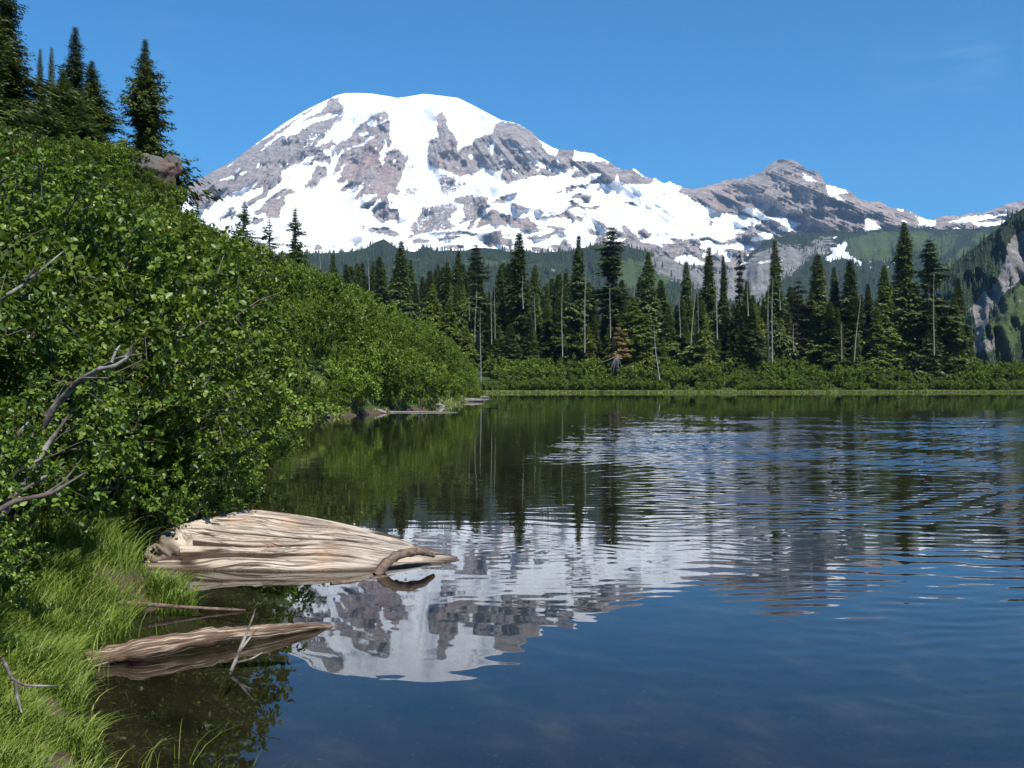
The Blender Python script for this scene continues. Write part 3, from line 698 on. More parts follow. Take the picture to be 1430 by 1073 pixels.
def leaves_quad(P, dirv, nrm, L, Wd, v):
    """rhombic leaves: 4 verts, one quad. P (n,3) stalk point, dirv unit, nrm unit"""
    side = np.cross(dirv, nrm); side /= np.linalg.norm(side, axis=1)[:, None] + 1e-9
    L = L[:, None]; Wd = Wd[:, None]
    V = np.stack([P, P + dirv * L * 0.45 + side * Wd * 0.5, P + dirv * L, P + dirv * L * 0.45 - side * Wd * 0.5], 1)
    n = len(P); F_ = np.arange(n * 4).reshape(n, 4)
    return V.reshape(-1, 3), F_, np.repeat(v, 4)

def leaves_folded(P, dirv, nrm, L, Wd, v):
    """leaf blade folded along its midrib, drooping tip: 7 verts, 4 quads-ish"""
    side = np.cross(dirv, nrm); side /= np.linalg.norm(side, axis=1)[:, None] + 1e-9
    up = np.cross(side, dirv)
    L = L[:, None]; Wd = Wd[:, None]
    m0 = P; m1 = P + dirv * L * 0.5 - up * L * 0.02; m2 = P + dirv * L - up * L * 0.16
    l1 = P + dirv * L * 0.28 + side * Wd * 0.5 + up * Wd * 0.14; l2 = P + dirv * L * 0.66 + side * Wd * 0.40 + up * Wd * 0.06
    r1 = P + dirv * L * 0.28 - side * Wd * 0.5 + up * Wd * 0.14; r2 = P + dirv * L * 0.66 - side * Wd * 0.40 + up * Wd * 0.06
    V = np.stack([m0, m1, m2, l1, l2, r1, r2], 1)
    n = len(P); b = (np.arange(n) * 7)[:, None]
    F_ = np.concatenate([b + np.array([[0, 3, 4, 1]]), b + np.array([[0, 1, 6, 5]])]), np.concatenate([b + np.array([[1, 4, 2]]), b + np.array([[1, 2, 6]])])
    return V.reshape(-1, 3), list(F_), np.repeat(v, 7)

def unit(v): return v / (np.linalg.norm(v, axis=-1, keepdims=True) + 1e-9)

def shrub_proto(seed, H, R, nst, nbr, ntw, nlf, L, folded, leafmat, stem_r=0.03, lean=(0, 0)):
    """arching stems > side branches > twigs > leaves; returns (foliage mesh, stems mesh)"""
    r = np.random.default_rng(seed)
    stems = []; brs = []; tws = []
    for i in range(nst):
        az = 2 * np.pi * (i + r.uniform(0, .8)) / nst
        out = R * r.uniform(0.25, 1.0) ** 0.7
        h = H * r.uniform(0.72, 1.0) * (1 - 0.38 * (out / R) ** 2)
        s = np.linspace(0, 1, 9)[:, None]
        d = np.array([np.cos(az), np.sin(az), 0])
        p = d * out * s ** 1.1 * 0.92 + np.array([0, 0, h]) * (1 - (1 - s) ** 1.55) + np.array([lean[0], lean[1], 0]) * s ** 2
        p = p + d * 0.10 * R + r.normal(0, 0.03 * H, 3) * s + 0.02 * H * np.sin(s * 7 + r.uniform(0, 6)) * unit(r.normal(0, 1, 3))
        p[0, 2] = -0.3
        stems.append((p, np.linspace(stem_r, stem_r * 0.25, 9)))
        for k in range(nbr):
            u = r.uniform(0.16, 1.0); j = u * 8; j0 = min(int(j), 7); q = p[j0] + (p[j0 + 1] - p[j0]) * (j - j0)
            tv = unit(p[j0 + 1] - p[j0])
            dv = unit(unit(r.normal(0, 1, 3)) + 0.5 * tv + 0.35 * d + np.array([0, 0, 0.15]))
            bl = H * r.uniform(0.16, 0.34) * (1.15 - 0.45 * u)
            ss = np.linspace(0, 1, 5)[:, None]
            pb = q + dv * bl * ss + np.array([0, 0, -0.16 * bl]) * ss ** 2
            brs.append((pb, np.linspace(stem_r * 0.38, stem_r * 0.1, 5)))
            for m in range(ntw):
                uu = r.uniform(0.15, 1.0); jj = uu * 4; a0 = min(int(jj), 3); qq = pb[a0] + (pb[a0 + 1] - pb[a0]) * (jj - a0)
                dd = unit(unit(r.normal(0, 1, 3)) + 0.8 * dv + np.array([0, 0, 0.12]))
                tws.append((qq, dd, H * r.uniform(0.05, 0.11)))
    tq = np.array([a for a, b, c in tws]); td = np.array([b for a, b, c in tws]); tl = np.array([c for a, b, c in tws])
    n = len(tq)
    u = r.uniform(0.1, 1.0, (n, nlf))
    P = tq[:, None, :] + td[:, None, :] * (tl[:, None] * u)[:, :, None] + r.normal(0, 0.012 * H, (n, nlf, 3)) * (0.35 if folded else 1.0)
    D = unit(unit(r.normal(0, 1, (n, nlf, 3))) + 0.5 * td[:, None, :] + np.array([0, 0, -0.15]))
    N = unit(np.array([0, 0, 1.0]) + 0.65 * r.normal(0, 1, (n, nlf, 3)))
    P, D, N = P.reshape(-1, 3), D.reshape(-1, 3), N.reshape(-1, 3)
    keep = P[:, 2] > 0.03 * H
    P, D, N = P[keep], D[keep], N[keep]
    k = len(P)
    Ls = L * r.uniform(0.6, 1.25, k)
    twv = np.repeat(r.uniform(-0.22, 0.22, n), nlf)[keep]
    v = np.clip(0.45 + twv + r.normal(0, 0.16, k), 0, 1)
    if folded: V, F_, at = leaves_folded(P, D, N, Ls, Ls * 0.68, v)
    else: V, F_, at = leaves_quad(P, D, N, Ls, Ls * 0.72, v)
    fm = mesh("foliage", V, F_, leafmat, False, {'v': at})
    sV, sF = tubes(stems + brs, 5 if folded else 4)
    sm = mesh("stems", sV, sF, M['twig'], True)
    return fm, sm

def conifer_proto(seed, H, R, mat, nb=380, K=13, p=0.85, bare=0.06, droop=0.35, gap=0.0, up=0.0, spray=1.0, ragged=0.25, flat_top=0.0, trunk_r=None, bark='bark'):
    r = np.random.default_rng(seed)
    tt = bare + (1 - bare) * (np.arange(nb) + r.uniform(0, 1, nb)) / nb
    tt = np.clip(tt, 0, 0.995)
    clump = 0.6 + 0.8 * vnoise(tt * 14, tt * 0 + 3, None, seed)
    nw = int(nb / 8)
    tt = tt + 0.55 * (np.round(tt * nw) / nw - tt)          # branches gather in whorls
    tt = np.clip(tt, 0, 0.992)
    prof = (1 - tt) ** p
    prof = np.maximum(prof, flat_top * np.minimum(1, (1 - tt) / 0.16))
    prof = prof * (0.55 + 0.45 * np.minimum(1, (1 - tt) / 0.10))
    az0 = np.arange(nb) * 2.399963 + r.uniform(0, 1.2, nb)
    side = 1 + ragged * 1.3 * (vnoise(np.cos(az0) * 1.6 + 9, tt * 7 + np.sin(az0) * 1.6, None, seed + 5) - 0.5) * 2
    ln = R * prof * clump * side * r.uniform(1 - ragged, 1 + ragged * 0.6, nb) + 0.005 * H
    if gap > 0:
        ln = np.where(vnoise(tt * 11 + 2, np.cos(az0) * 1.2, None, seed + 9) < gap, ln * 0.25, ln)
    s = np.linspace(0.12, 1.0, K)[None, :]
    ca, sa = np.cos(az0)[:, None], np.sin(az0)[:, None]
    zb = (tt * H)[:, None]
    dr = droop * (1.2 - tt)[:, None]
    x = ca * ln[:, None] * s; y = sa * ln[:, None] * s
    z = zb - ln[:, None] * dr * (s ** 1.3) + ln[:, None] * (0.18 + up) * s ** 3
    sp = np.stack([x, y, z], -1)
    fw = unit(np.stack([ca + 0 * s, sa + 0 * s, -dr + 0 * s], -1))
    lat = np.stack([-sa + 0 * s, ca + 0 * s, 0 * s + 0 * ca], -1)
    Ps, Ds, Ns, Ls, Vs = [], [], [], [], []
    for sg in (-1, 1, 0):
        jit = r.normal(0, 0.22, sp.shape)
        d = unit(fw * (0.75 if sg else 1.0) + lat * (0.95 * sg) + jit + np.array([0, 0, -0.22]))
        nn = unit(np.array([0, 0, 1.0]) + r.normal(0, 0.45, sp.shape) + fw * 0.2)
        l = (0.34 * ln[:, None] * (1.15 - s * 0.8) + 0.013 * H * np.minimum(1, 0.45 + 2.0 * (1 - tt))[:, None]) * spray * r.uniform(0.7, 1.3, (nb, K))
        q = sp + r.normal(0, 0.006 * H, sp.shape)
        Ps.append(q.reshape(-1, 3)); Ds.append(d.reshape(-1, 3)); Ns.append(nn.reshape(-1, 3)); Ls.append(l.ravel())
        vv = 0.42 + 0.22 * (r.uniform(-1, 1, nb))[:, None] + 0.16 * r.normal(0, 1, (nb, K)) + 0.10 * s
        Vs.append(np.clip(vv, 0, 1).ravel())
    P = np.concatenate(Ps); D = np.concatenate(Ds); N = np.concatenate(Ns); L = np.concatenate(Ls); v = np.concatenate(Vs)
    V, F_, at = leaves_quad(P, D, N, L, np.minimum(L * 0.34, 0.016 * H + 0.10 * L), v)
    cm = mesh("crown", V, F_, mat, False, {'v': at})
    tr = trunk_r or H * 0.011
    s = np.linspace(0, 1, 12)
    path = np.stack([0.006 * H * np.sin(s * 5 + seed), 0.006 * H * np.cos(s * 4 + seed) - 0.006 * H, s * H * 0.985], -1); path[0, 2] = -0.03 * H
    lst = [(path, tr * (1 - s) ** 0.8 + 0.0012 * H)]
    for i in range(0, nb, 6):
        a = az0[i]; q = np.array([0, 0, tt[i] * H]); e = np.array([np.cos(a) * ln[i] * .8, np.sin(a) * ln[i] * .8, tt[i] * H - ln[i] * .8 * droop * (1.2 - tt[i])])
        lst.append((np.stack([q, (q + e) / 2 + [0, 0, .03 * ln[i]], e]), np.array([0.16, 0.1, 0.04]) * tr + 0.0006 * H))
    V, F_ = tubes(lst, 6)
    tm = mesh("trunk", V, F_, M[bark], True)
    return cm, tm

def snag_proto(seed, H, r0, nstub=14, lean=0.0, forked=False):
    r = np.random.default_rng(seed)
    s = np.linspace(0, 1, 10)
    path = np.stack([lean * H * s + 0.012 * H * np.sin(s * 5 + seed), 0.008 * H * np.sin(s * 6 + seed), s * H], -1); path[0, 2] = -0.04 * H
    lst = [(path, r0 * (1 - 0.8 * s))]
    for i in range(nstub):
        u = r.uniform(0.2, 0.97); a = r.uniform(0, 6.28); l = H * r.uniform(0.015, 0.06) * (1.3 - u)
        q = np.array([lean * H * u, 0, u * H]); d = np.array([np.cos(a), np.sin(a), r.uniform(-0.5, 0.3)])
        lst.append((np.stack([q, q + d * l * .6, q + d * l + [0, 0, -.15 * l]]), np.array([.2, .12, .05]) * r0 + .004))
    V, F_ = tubes(lst, 6)
    return mesh("snag", V, F_, M['snag'], True)

class Kind:
    """first placement makes the thing, later ones copy it part by part"""
    def __init__(s, name, parts): s.name, s.parts, s.root = name, parts, None
    def put(s, loc, scl, rz, label, cat, group=None, tilt=(0, 0)):
        if s.root is None:
            r = bpy.data.objects.new(s.name, None); COL.objects.link(r)
            for nm, me in s.parts: add(nm, me, r)
            s.root = r; s.kids = list(r.children)
        else:
            r = s.root.copy(); COL.objects.link(r)
            for k in s.kids:
                c = k.copy(); COL.objects.link(c); c.parent = r
            for key in ("label", "category", "group"):
                if key in r: del r[key]
        r.empty_display_size = 0.2
        r.location = loc
        r.scale = scl if isinstance(scl, (tuple, list)) else (scl, scl, scl)
        r.rotation_euler = (tilt[0], tilt[1], rz)
        return tag(r, label, cat, group)

# ------------------------------------------------------------------ conifers of the far shore
TH = 24.0
def ck(name, *a, **k):
    cm, tm = conifer_proto(*a, **k); return Kind(name, [("crown", cm), ("trunk", tm)])
FIR = [ck("fir_tree", 101, TH, 2.3, M['fir'], nb=420, p=0.75, droop=0.45, ragged=0.35, flat_top=0.10),
       ck("fir_tree", 102, TH, 2.7, M['fir'], nb=420, p=0.8, droop=0.5, gap=0.22, ragged=0.4, flat_top=0.12),
       ck("fir_tree", 103, TH, 2.0, M['fir'], nb=380, p=0.6, droop=0.45, ragged=0.4, flat_top=0.22),
       ck("fir_tree", 104, TH, 3.0, M['fir'], nb=460, p=0.9, droop=0.4, ragged=0.3, flat_top=0.06)]
HEM = [ck("hemlock_tree", 111, TH, 3.2, M['hemlock'], nb=460, p=0.95, droop=0.35, ragged=0.35),
       ck("hemlock_tree", 112, TH, 2.4, M['hemlock'], nb=400, p=0.8, droop=0.45, gap=0.18, ragged=0.35, bare=0.12),
       ck("hemlock_tree", 113, TH, 3.6, M['hemlock'], nb=460, p=0.85, droop=0.3, ragged=0.35)]
SPARSE = [ck("fir_tree", 121, TH, 2.5, M['fir'], nb=230, p=0.6, droop=0.5, gap=0.42, ragged=0.6, bare=0.3, flat_top=0.3, bark='snag'),
          ck("fir_tree", 122, TH, 1.9, M['dying'], nb=170, p=0.5, droop=0.5, gap=0.45, ragged=0.6, bare=0.25, flat_top=0.25, bark='snag')]
CEDAR = [ck("cedar_tree", 131, 13.0, 3.4, M['cedar'], nb=420, p=0.8, droop=0.8, ragged=0.3, spray=1.1, bare=0.02),
         ck("cedar_tree", 132, 13.0, 2.6, M['cedar'], nb=360, p=0.7, droop=0.95, ragged=0.4, spray=1.1, bare=0.02)]
HT = {id(k): TH for k in FIR + HEM + SPARSE}; HT.update({id(k): 13.0 for k in CEDAR})
import itertools
rzs = itertools.cycle(np.linspace(0, 6.0, 17))
def tree_at(kind, x, ytop, Y, label, cat="tree", group=None, wide=1.0, sink=0.0, base=None, tilt=(0, 0)):
    if Y > 258: Y += 13; wide *= 1.22
    X = (x - HX) / F * Y
    zb = float(Hh(X, Y)) if base is None else base
    zt = CH - (ytop - HY) / F * Y
    h = zt - zb + sink; s = h / HT[id(kind)]
    return kind.put((X, Y, zb - sink), (s * wide, s * wide, s), next(rzs), label, cat, group, tilt)

G1 = "conifers standing along the far shore"
NAMED = [ # x, top, depth, kind, wide, label
    (560, 337, 290, FIR[1], 1.15, "broad dark ragged conifer rising just beyond the left slope's shrubs, left of the golden cedars"),
    (601, 378, 262, FIR[0], 0.8, "slim blackish conifer standing directly behind the golden cedars"),
    (665, 342, 288, SPARSE[0], 1.25, "thin crowned conifer on a bare pale trunk, between golden cedars and the tall spire"),
    (725, 325, 285, FIR[2], 1.1, "tall dark spire conifer, the highest left of the lake's middle"),
    (808, 329, 290, FIR[1], 0.9, "tall pointed conifer with a pale snag against its right side"),
    (855, 318, 288, SPARSE[0], 1.5, "tall conifer with open tufted top standing behind the half dead cedar"),
    (905, 352, 286, FIR[3], 1.0, "full dark conifer right behind the golden green cedar clump"),
    (958, 365, 290, FIR[2], 0.9, "narrow dark conifer with two leaning pale snags on its right"),
    (990, 345, 292, FIR[0], 1.0, "dense dark conifer with white snag across its right side"),
    (1010, 358, 296, FIR[2], 0.6, "very slender conifer close beside the dense dark one"),
    (1033, 350, 300, SPARSE[1], 0.7, "thin brown dying conifer top between dark trees"),
    (1082, 335, 284, FIR[2], 0.8, "slender tufted conifer rising over the twin white snags"),
    (1115, 388, 286, SPARSE[1], 1.2, "grey brown half dead conifer right of the twin white snags"),
    (1142, 355, 285, FIR[2], 1.25, "thick blunt topped dark conifer right of the grey half dead one"),
    (1187, 362, 287, FIR[0], 1.3, "bulky dark conifer with leaning grey snag at its right edge"),
    (1235, 370, 280, HEM[0], 1.2, "broad bluish green conifer with spreading lower boughs"),
    (1263, 310, 282, FIR[3], 0.95, "tallest darkest conifer, a leaning spire near the right end of the row"),
    (1298, 335, 280, SPARSE[0], 1.5, "open brownish crowned tall conifer next to the tallest dark spire"),
    (1338, 388, 283, FIR[1], 1.1, "last sizeable ragged conifer before the scree slope"),
    (1356, 462, 285, HEM[0], 0.9, "short young conifer at the right end of the tree row"),
    (1033 + 10, 392, 284, HEM[2], 1.0, "wide dark green conifer filling the gap left of the twin snags"),
    (1165, 372, 292, FIR[0], 0.9, "dark conifer squeezed between the blunt topped and the bulky one"),
    (640, 350, 315, FIR[2], 0.8, "slim grey green conifer set back left of the bare trunked one"),
    (530, 358, 300, FIR[0], 0.9, "dark conifer at the left foot of the broad ragged one"),
    (1212, 396, 300, FIR[2], 0.9, "slim conifer behind the gap left of the broad bluish one"),
]
for x, yt, Y, k, wd, lab in NAMED: tree_at(k, x, yt, Y, lab, wide=wd)
tree_at(CEDAR[0], 628, 418, 172, "tall golden green cedar at the end of the left slope", wide=1.1)
tree_at(CEDAR[1], 604, 397, 176, "narrower golden green cedar left of the tall golden one", wide=1.0)
tree_at(CEDAR[0], 652, 455, 174, "low rounded golden green cedar nearest the bare pale trunk", wide=1.0)
tree_at(CEDAR[0], 884, 415, 268, "large golden green cedar clump behind the far shore shrubs", wide=1.05)
tree_at(CEDAR[1], 902, 440, 266, "shorter golden cedar at the right flank of the large one", wide=1.1)
tree_at(CEDAR[1], 985, 445, 268, "small slim yellowish cedar alone in front of dark conifers", wide=0.75)
tree_at(CEDAR[1], 1055, 425, 275, "dull yellow green cedar just left of the twin white snags", wide=0.9)
tree_at(CEDAR[1], 822, 455, 272, "small dull green cedar with thin branches beside a tall pale snag", wide=0.9)
oc, ot = conifer_proto(141, 10.0, 1.5, M['orange'], nb=110, p=0.45, droop=0.8, gap=0.35, ragged=0.7, bare=0.5, bark='snag')
ok_ = Kind("dead_cedar", [("crown", oc), ("trunk", ot)]); HT[id(ok_)] = 10.0
tree_at(ok_, 864, 452, 262, "rusty orange dead cedar against the golden green cedar", wide=1.0)
r_ = np.random.default_rng(12)
ALLK = FIR + HEM
n_b = 0
for i in range(178):
    x = r_.uniform(440, 1330); Y = r_.uniform(302, 420)
    env = np.interp(x, [440, 500, 560, 650, 740, 800, 870, 950, 1050, 1150, 1250, 1340], [385, 372, 368, 372, 372, 388, 390, 400, 402, 410, 420, 440])
    yt = env - 6 + 46 * r_.uniform(0, 1) ** 1.3 + (Y - 360) * 0.02
    k = ALLK[r_.integers(0, len(ALLK))]
    tree_at(k, x, yt, Y, "dark conifer in the dense stand behind the front row of the far shore", group=G1, wide=r_.uniform(0.8, 1.5))
for i in range(78):
    x = r_.uniform(676, 1345); Y = r_.uniform(270, 300)
    yt = r_.uniform(415, 476)
    k = [HEM[0], HEM[1], HEM[2], FIR[3]][r_.integers(0, 4)]
    tree_at(k, x, yt, Y, "short young conifer among the shrubs at the foot of the far shore stand", group="young conifers at the foot of the stand", wide=r_.uniform(0.95, 1.7))
for i in range(52):
    x = r_.uniform(452, 1330); Y = r_.uniform(283, 312)
    yt = np.interp(x, [452, 560, 700, 850, 1050, 1330], [398, 400, 398, 410, 418, 432]) + r_.uniform(-10, 32)
    k = HEM[r_.integers(0, 3)] if r_.uniform() < .65 else CEDAR[r_.integers(0, 2)]
    nm = "mid green conifer filling a gap between the taller far shore trees" if k in HEM else "dull yellow green cedar mixed among the far shore conifers"
    tree_at(k, x, yt, Y, nm, group="gap filling conifers of the far shore" if k in HEM else "cedars mixed in the far shore stand", wide=r_.uniform(0.8, 1.2) * (1.0 if k in HEM else 0.6))
for (x, yt) in ((465, 350), (483, 365), (506, 363), (447, 372), (520, 372)):
    tree_at(FIR[int(x) % 4], x, yt + 4, 330, "dark conifer in the dense stand behind the front row of the far shore", group=G1, wide=0.9)

# snags
sp1, sp2, sp3 = snag_proto(1, 10, 0.15, 26), snag_proto(2, 10, 0.16, 36), snag_proto(3, 10, 0.15, 20, lean=0.06)
def snag(me, x, yt, yb, Y, label, group=None, lean=0.0, rs=1.0):
    X = (x - HX) / F * Y
    z0 = CH - (yb - HY) / F * Y; z1 = CH - (yt - HY) / F * Y
    s = (z1 - z0) / 10
    o = add("snag", me, None, (X, Y, z0), (0, lean, 0), (rs, rs, s))
    return tag(o, label, "dead tree", group)
SN = [(671, 430, 530, 262, sp1, 0, 1.0, "tall bare pale trunk rising from the shrubs right of the golden cedars"), (663, 405, 475, 290, sp3, 0, .9, "thin pale trunk left of the tall bare trunk by the cedars"),
      (686, 400, 478, 284, sp1, 0, .9, "left one of a close pair of white trunks right of the bare trunked conifer"), (691, 398, 470, 286, sp1, 0, .8, "right one of a close pair of white trunks right of the bare trunked conifer"),
      (730, 385, 430, 280, sp2, 0, 1.1, "short white dead top showing in the tall dark spire's crown"), (747, 410, 460, 280, sp1, 0, .9, "short pale trunk right of the tall dark spire conifer"),
      (785, 398, 495, 276, sp2, 0, 1.1, "grey trunk with many stubs left of the tall pointed conifer"), (816, 368, 488, 275, sp2, 0.02, 1.2, "tall pale snag hugging the right side of the tall pointed conifer"),
      (852, 395, 470, 276, sp1, 0, 1.0, "pale bare trunk under the open tufted conifer"), (886, 388, 440, 292, sp1, 0, .7, "thin grey trunk above the golden cedar clump"),
      (950, 410, 470, 276, sp1, -0.03, .8, "thin brown trunk left of the leaning white snag"), (965, 400, 478, 276, sp3, 0.05, 1.0, "leaning white snag between two dark conifers"),
      (975, 405, 465, 280, sp1, 0, .8, "thin straight pale snag right of the leaning white one"), (1001, 368, 470, 274, sp2, 0, 1.1, "white snag across the dense dark conifer"),
      (1044, 398, 440, 274, sp1, 0, 1.1, "blunt brown grey trunk in the wide dark conifer"), (1073, 400, 500, 268, sp2, 0, 1.25, "left and shorter one of the bright twin snags by the shore"),
      (1078, 388, 502, 267, sp2, 0.01, 1.25, "right and taller one of the bright twin snags by the shore"), (1089, 402, 432, 272, sp1, 0, .9, "short pale trunk just right of the twin snags"),
      (1108, 452, 490, 272, sp2, 0, 1.0, "low grey snag inside the half dead grey conifer"), (1175, 450, 500, 272, sp1, 0, 1.0, "brown grey trunk at the foot of the bulky conifer"),
      (1193, 412, 500, 271, sp3, 0.06, 1.1, "leaning grey snag at the bulky conifer's right edge"), (1304, 382, 492, 271, sp2, 0, 1.1, "grey bare trunk before the open brownish conifer"),
      (920, 455, 528, 262, sp2, -0.10, 1.2, "leaning grey snag behind shrubs right of the golden cedar clump"), (447, 345, 380, 180, sp1, 0, .5, "thin lone pale pole showing above the left slope's edge"),
      (515, 362, 405, 170, sp1, 0, .6, "thin lone pale pole right of the one above the slope's edge"), (655, 408, 446, 292, sp1, 0, .6, "thin short pale trunk left of the thin crowned conifer")]
for x, yt, yb, Y, me, ln, rs, lab in SN: snag(me, x, yt, yb, Y, lab, None, ln, rs)
# uprooted root mass / broken white limbs at the half dead cedar
r_ = np.random.default_rng(5); lst = []
for i in range(16):
    a = r_.uniform(-1.2, 1.2); l = r_.uniform(2, 4.5)
    e = np.array([np.sin(a) * l * 0.8 - 1.0, r_.uniform(-1, 1), -np.cos(a) * l])
    lst.append((np.stack([np.array([0, 0, 0]), e * .5 + r_.normal(0, .2, 3), e]), np.array([.10, .06, .02])))
V, F_ = tubes(lst, 5)
o = add("dead_limbs", mesh("dead_limbs", V, F_, M['snag'], True), None, tuple(W(862, 497, 256))); o.name = "broken_branch"
tag(o, "splayed white broken branch hanging at the foot of the orange dead cedar", "branch")

# distant forest as one mass on the foothills and right hillside
def cones(name, pts, hs, lab, rr=0.2):
    n = len(pts); r = np.random.default_rng(n)
    k = 6
    th = r.uniform(0, 6.28, n)[:, None] + np.linspace(0, 2 * np.pi, k, endpoint=False)[None, :]
    rad_ = (hs * rr)[:, None] * r.uniform(0.65, 1.2, (n, k))
    V = []; Fs = []; b = 0
    for (z0, z1, f) in ((0.0, 0.5, 1.0), (0.3, 0.78, 0.72), (0.6, 1.0, 0.42)):
        ring = np.stack([pts[:, None, 0] + np.cos(th) * rad_ * f, pts[:, None, 1] + np.sin(th) * rad_ * f, (pts[:, 2] + hs * z0)[:, None] + 0 * th - (hs * 0.06)[:, None] * r.uniform(0, 1, (n, k))], -1)
        ap = pts + np.stack([0 * hs, 0 * hs, hs * z1], -1)
        blk = np.concatenate([ring, ap[:, None, :]], 1).reshape(-1, 3)
        ii = (np.arange(n) * (k + 1))[:, None]
        for q in range(k): Fs.append(np.concatenate([ii + q, ii + (q + 1) % k, ii + k], 1) + b)
        V.append(blk); b += len(blk)
    V = np.concatenate(V); at = np.tile(np.repeat(r.uniform(0, 1, n), k + 1), 3)
    o = add(name, mesh(name, V, np.concatenate(Fs), M['distant'], False, {'v': at}))
    return tag(o, lab, "forest", None, "stuff")
def scatter_on(info, n, dens, seed, yb=None):
    xs, ytop, V, X, Yp = info; r = np.random.default_rng(seed)
    cand = []
    tries = 0
    while len(cand) < n and tries < 60:
        tries += 1
        i = r.integers(1, V.shape[0] - 2, n); j = r.integers(1, V.shape[1] - 1, n)
        d = dens(X[i, j], Yp[i, j])
        ok = r.uniform(0, 1, n) < d
        fu = r.uniform(0, 1, n)[:, None]; fv = r.uniform(0, 1, n)[:, None]
        jj = np.minimum(j + 1, V.shape[1] - 1)
        p = V[i, j] * (1 - fu) * (1 - fv) + V[i + 1, j] * fu * (1 - fv) + V[i, jj] * (1 - fu) * fv + V[i + 1, jj] * fu * fv
        cand += list(p[ok])
    return np.array(cand[:n])
def dens_f(x, y):
    g = grs.sample(x, y); c = cliff.sample(x, y); s = fsn.sample(x, y)
    cl = fbm(x / 22, y / 12, oct=3, seed=71)
    d = np.clip((1 - 1.15 * g) * (1 - 1.2 * c) * (1 - 2 * s), 0, 1) * sstep(0.33, 0.5, cl) * (x > 380) * (x < 1480) * np.where(y < 470, 1, .1)
    ridge = np.where((x > 1150) & (y < 330), 0.5, 1.0)
    return d * ridge
pts = scatter_on(fh_info, 14000, dens_f, 5)
hs = np.random.default_rng(3).uniform(9, 21, len(pts))
cones("distant_forest", pts, hs, "blue green conifer forest covering the foothills below the snow")
def dens_r(x, y):
    return np.clip((1 - 1.2 * rgr.sample(x, y)) * (1 - 1.25 * rcl.sample(x, y)), 0, 1) * sstep(0.3, 0.45, fbm(x / 12, y / 12, oct=3, seed=72)) * (x < 1520) * np.where((x > 1390) & (y > 380), 0.3, 1)
pts = scatter_on(rh_info, 1500, dens_r, 6)
hs = np.random.default_rng(4).uniform(6, 13, len(pts))
cones("hillside_forest", pts, hs, "dark conifer wood on the steep hillside at the right", 0.17)

# ------------------------------------------------------------------ shrubs
def shr(name, *a, **k):
    fm, sm = shrub_proto(*a, **k); return Kind(name, [("foliage", fm), ("stems", sm)])
MID = [shr("alder_shrub", 201 + i, 3.6, 2.4, 15, 7, 6, 22, 0.125, False, M['alder_far'], stem_r=0.022) for i in range(4)]
MIDN = [shr("alder_shrub", 206 + i, 3.6, 2.3, 16, 8, 6, 36, 0.085, False, M['alder_far'], stem_r=0.018) for i in range(3)]
WIL = [shr("willow_shrub", 211 + i, 4.6, 3.6, 14, 6, 5, 9, 0.34, False, M['willow']) for i in range(3)]
NEAR = [shr("alder_bush", 221 + i, 3.6, 2.2, 15, 9, 6, 16, 0.088, True, M['alder'], stem_r=0.028) for i in range(3)]

LIM = np.array([(-400, 60), (-100, 110), (0, 160), (60, 180), (130, 172), (165, 190), (190, 250), (235, 262), (250, 292), (290, 308), (330, 332), (372, 350), (440, 372), (500, 402), (560, 432), (640, 480), (664, 528), (680, 560)])
def fit(X, Y, z, H, Rr, s):
    # thicket height follows the slope's own crest line
    for _ in range(14):
        ok = True
        for q, hh in ((-0.75, 0.72), (-0.4, .9), (0, 1.0), (0.4, .9), (0.75, 0.72)):
            x = HX + (X + q * Rr * s) / Y * F; y = HY - (z + H * s * hh - CH) / Y * F
            if y < np.interp(x, LIM[:, 0], LIM[:, 1]): ok = False
        if ok: return s
        s *= 0.9
    return s
r_ = np.random.default_rng(44)
# poisson-like scatter over the left slope
pts = []
tries = 0
while tries < 26000:
    tries += 1
    Y = 15 + (178 - 15) * r_.uniform(0, 1) ** 1.15
    xs_ = Xs(Y); xc_ = np.interp(Y, CRST[:, 0], CRST[:, 1])
    X = r_.uniform(xc_ - 2.0, xs_ + 0.1)
    sp_ = np.interp(Y, [14, 30, 60, 180], [1.9, 2.1, 2.5, 3.6])
    if X / Y < -0.60: continue
    if all((X - a) ** 2 + (Y - b) ** 2 > sp_ ** 2 for a, b in pts): pts.append((X, Y))
pts = pts[:298] if len(pts) > 298 else pts
print("slope shrubs", len(pts))
for X, Y in pts:
    s = np.interp(Y, [14, 30, 60, 180], [0.64, 0.74, 0.87, 1.15]) * r_.uniform(0.55, 1.3)
    edge = Xs(Y) - X
    if edge < 1.0 and not 44 < Y < 55: s *= 0.9
    elif edge < 1.5: s *= 0.6
    s = fit(X, Y, float(Hh(X, Y)), 3.6, 2.4, s)
    if s < 0.30: continue
    (MIDN[r_.integers(0, 3)] if Y < 42 else MID[r_.integers(0, 4)]).put((X, Y, float(Hh(X, Y)) - 0.15), (s, s, s * r_.uniform(0.85, 1.15)), r_.uniform(0, 6.28),
        "leafy green alder shrub in the thicket covering the left slope", "shrub", "alder thicket on the left slope", (r_.uniform(-.1, .1), r_.uniform(0.0, .25)))
# far shore
for i in range(225):
    x = r_.uniform(672, 1470); Y0 = float(far_shore((x - HX) / F * 270))
    row = (i % 5) % 4
    Y = Y0 + 6.0 + row * 6.3 + r_.uniform(-1.5, 2)
    X = (x - HX) / F * Y
    s = r_.uniform(0.85, 1.35) * (0.62 if row == 0 else 1.0)
    WIL[r_.integers(0, 3)].put((X, Y, float(Hh(X, Y)) - 0.2), s, r_.uniform(0, 6.28), "rounded green shrub in the dense band along the far shore", "shrub", "shrubs along the far shore")

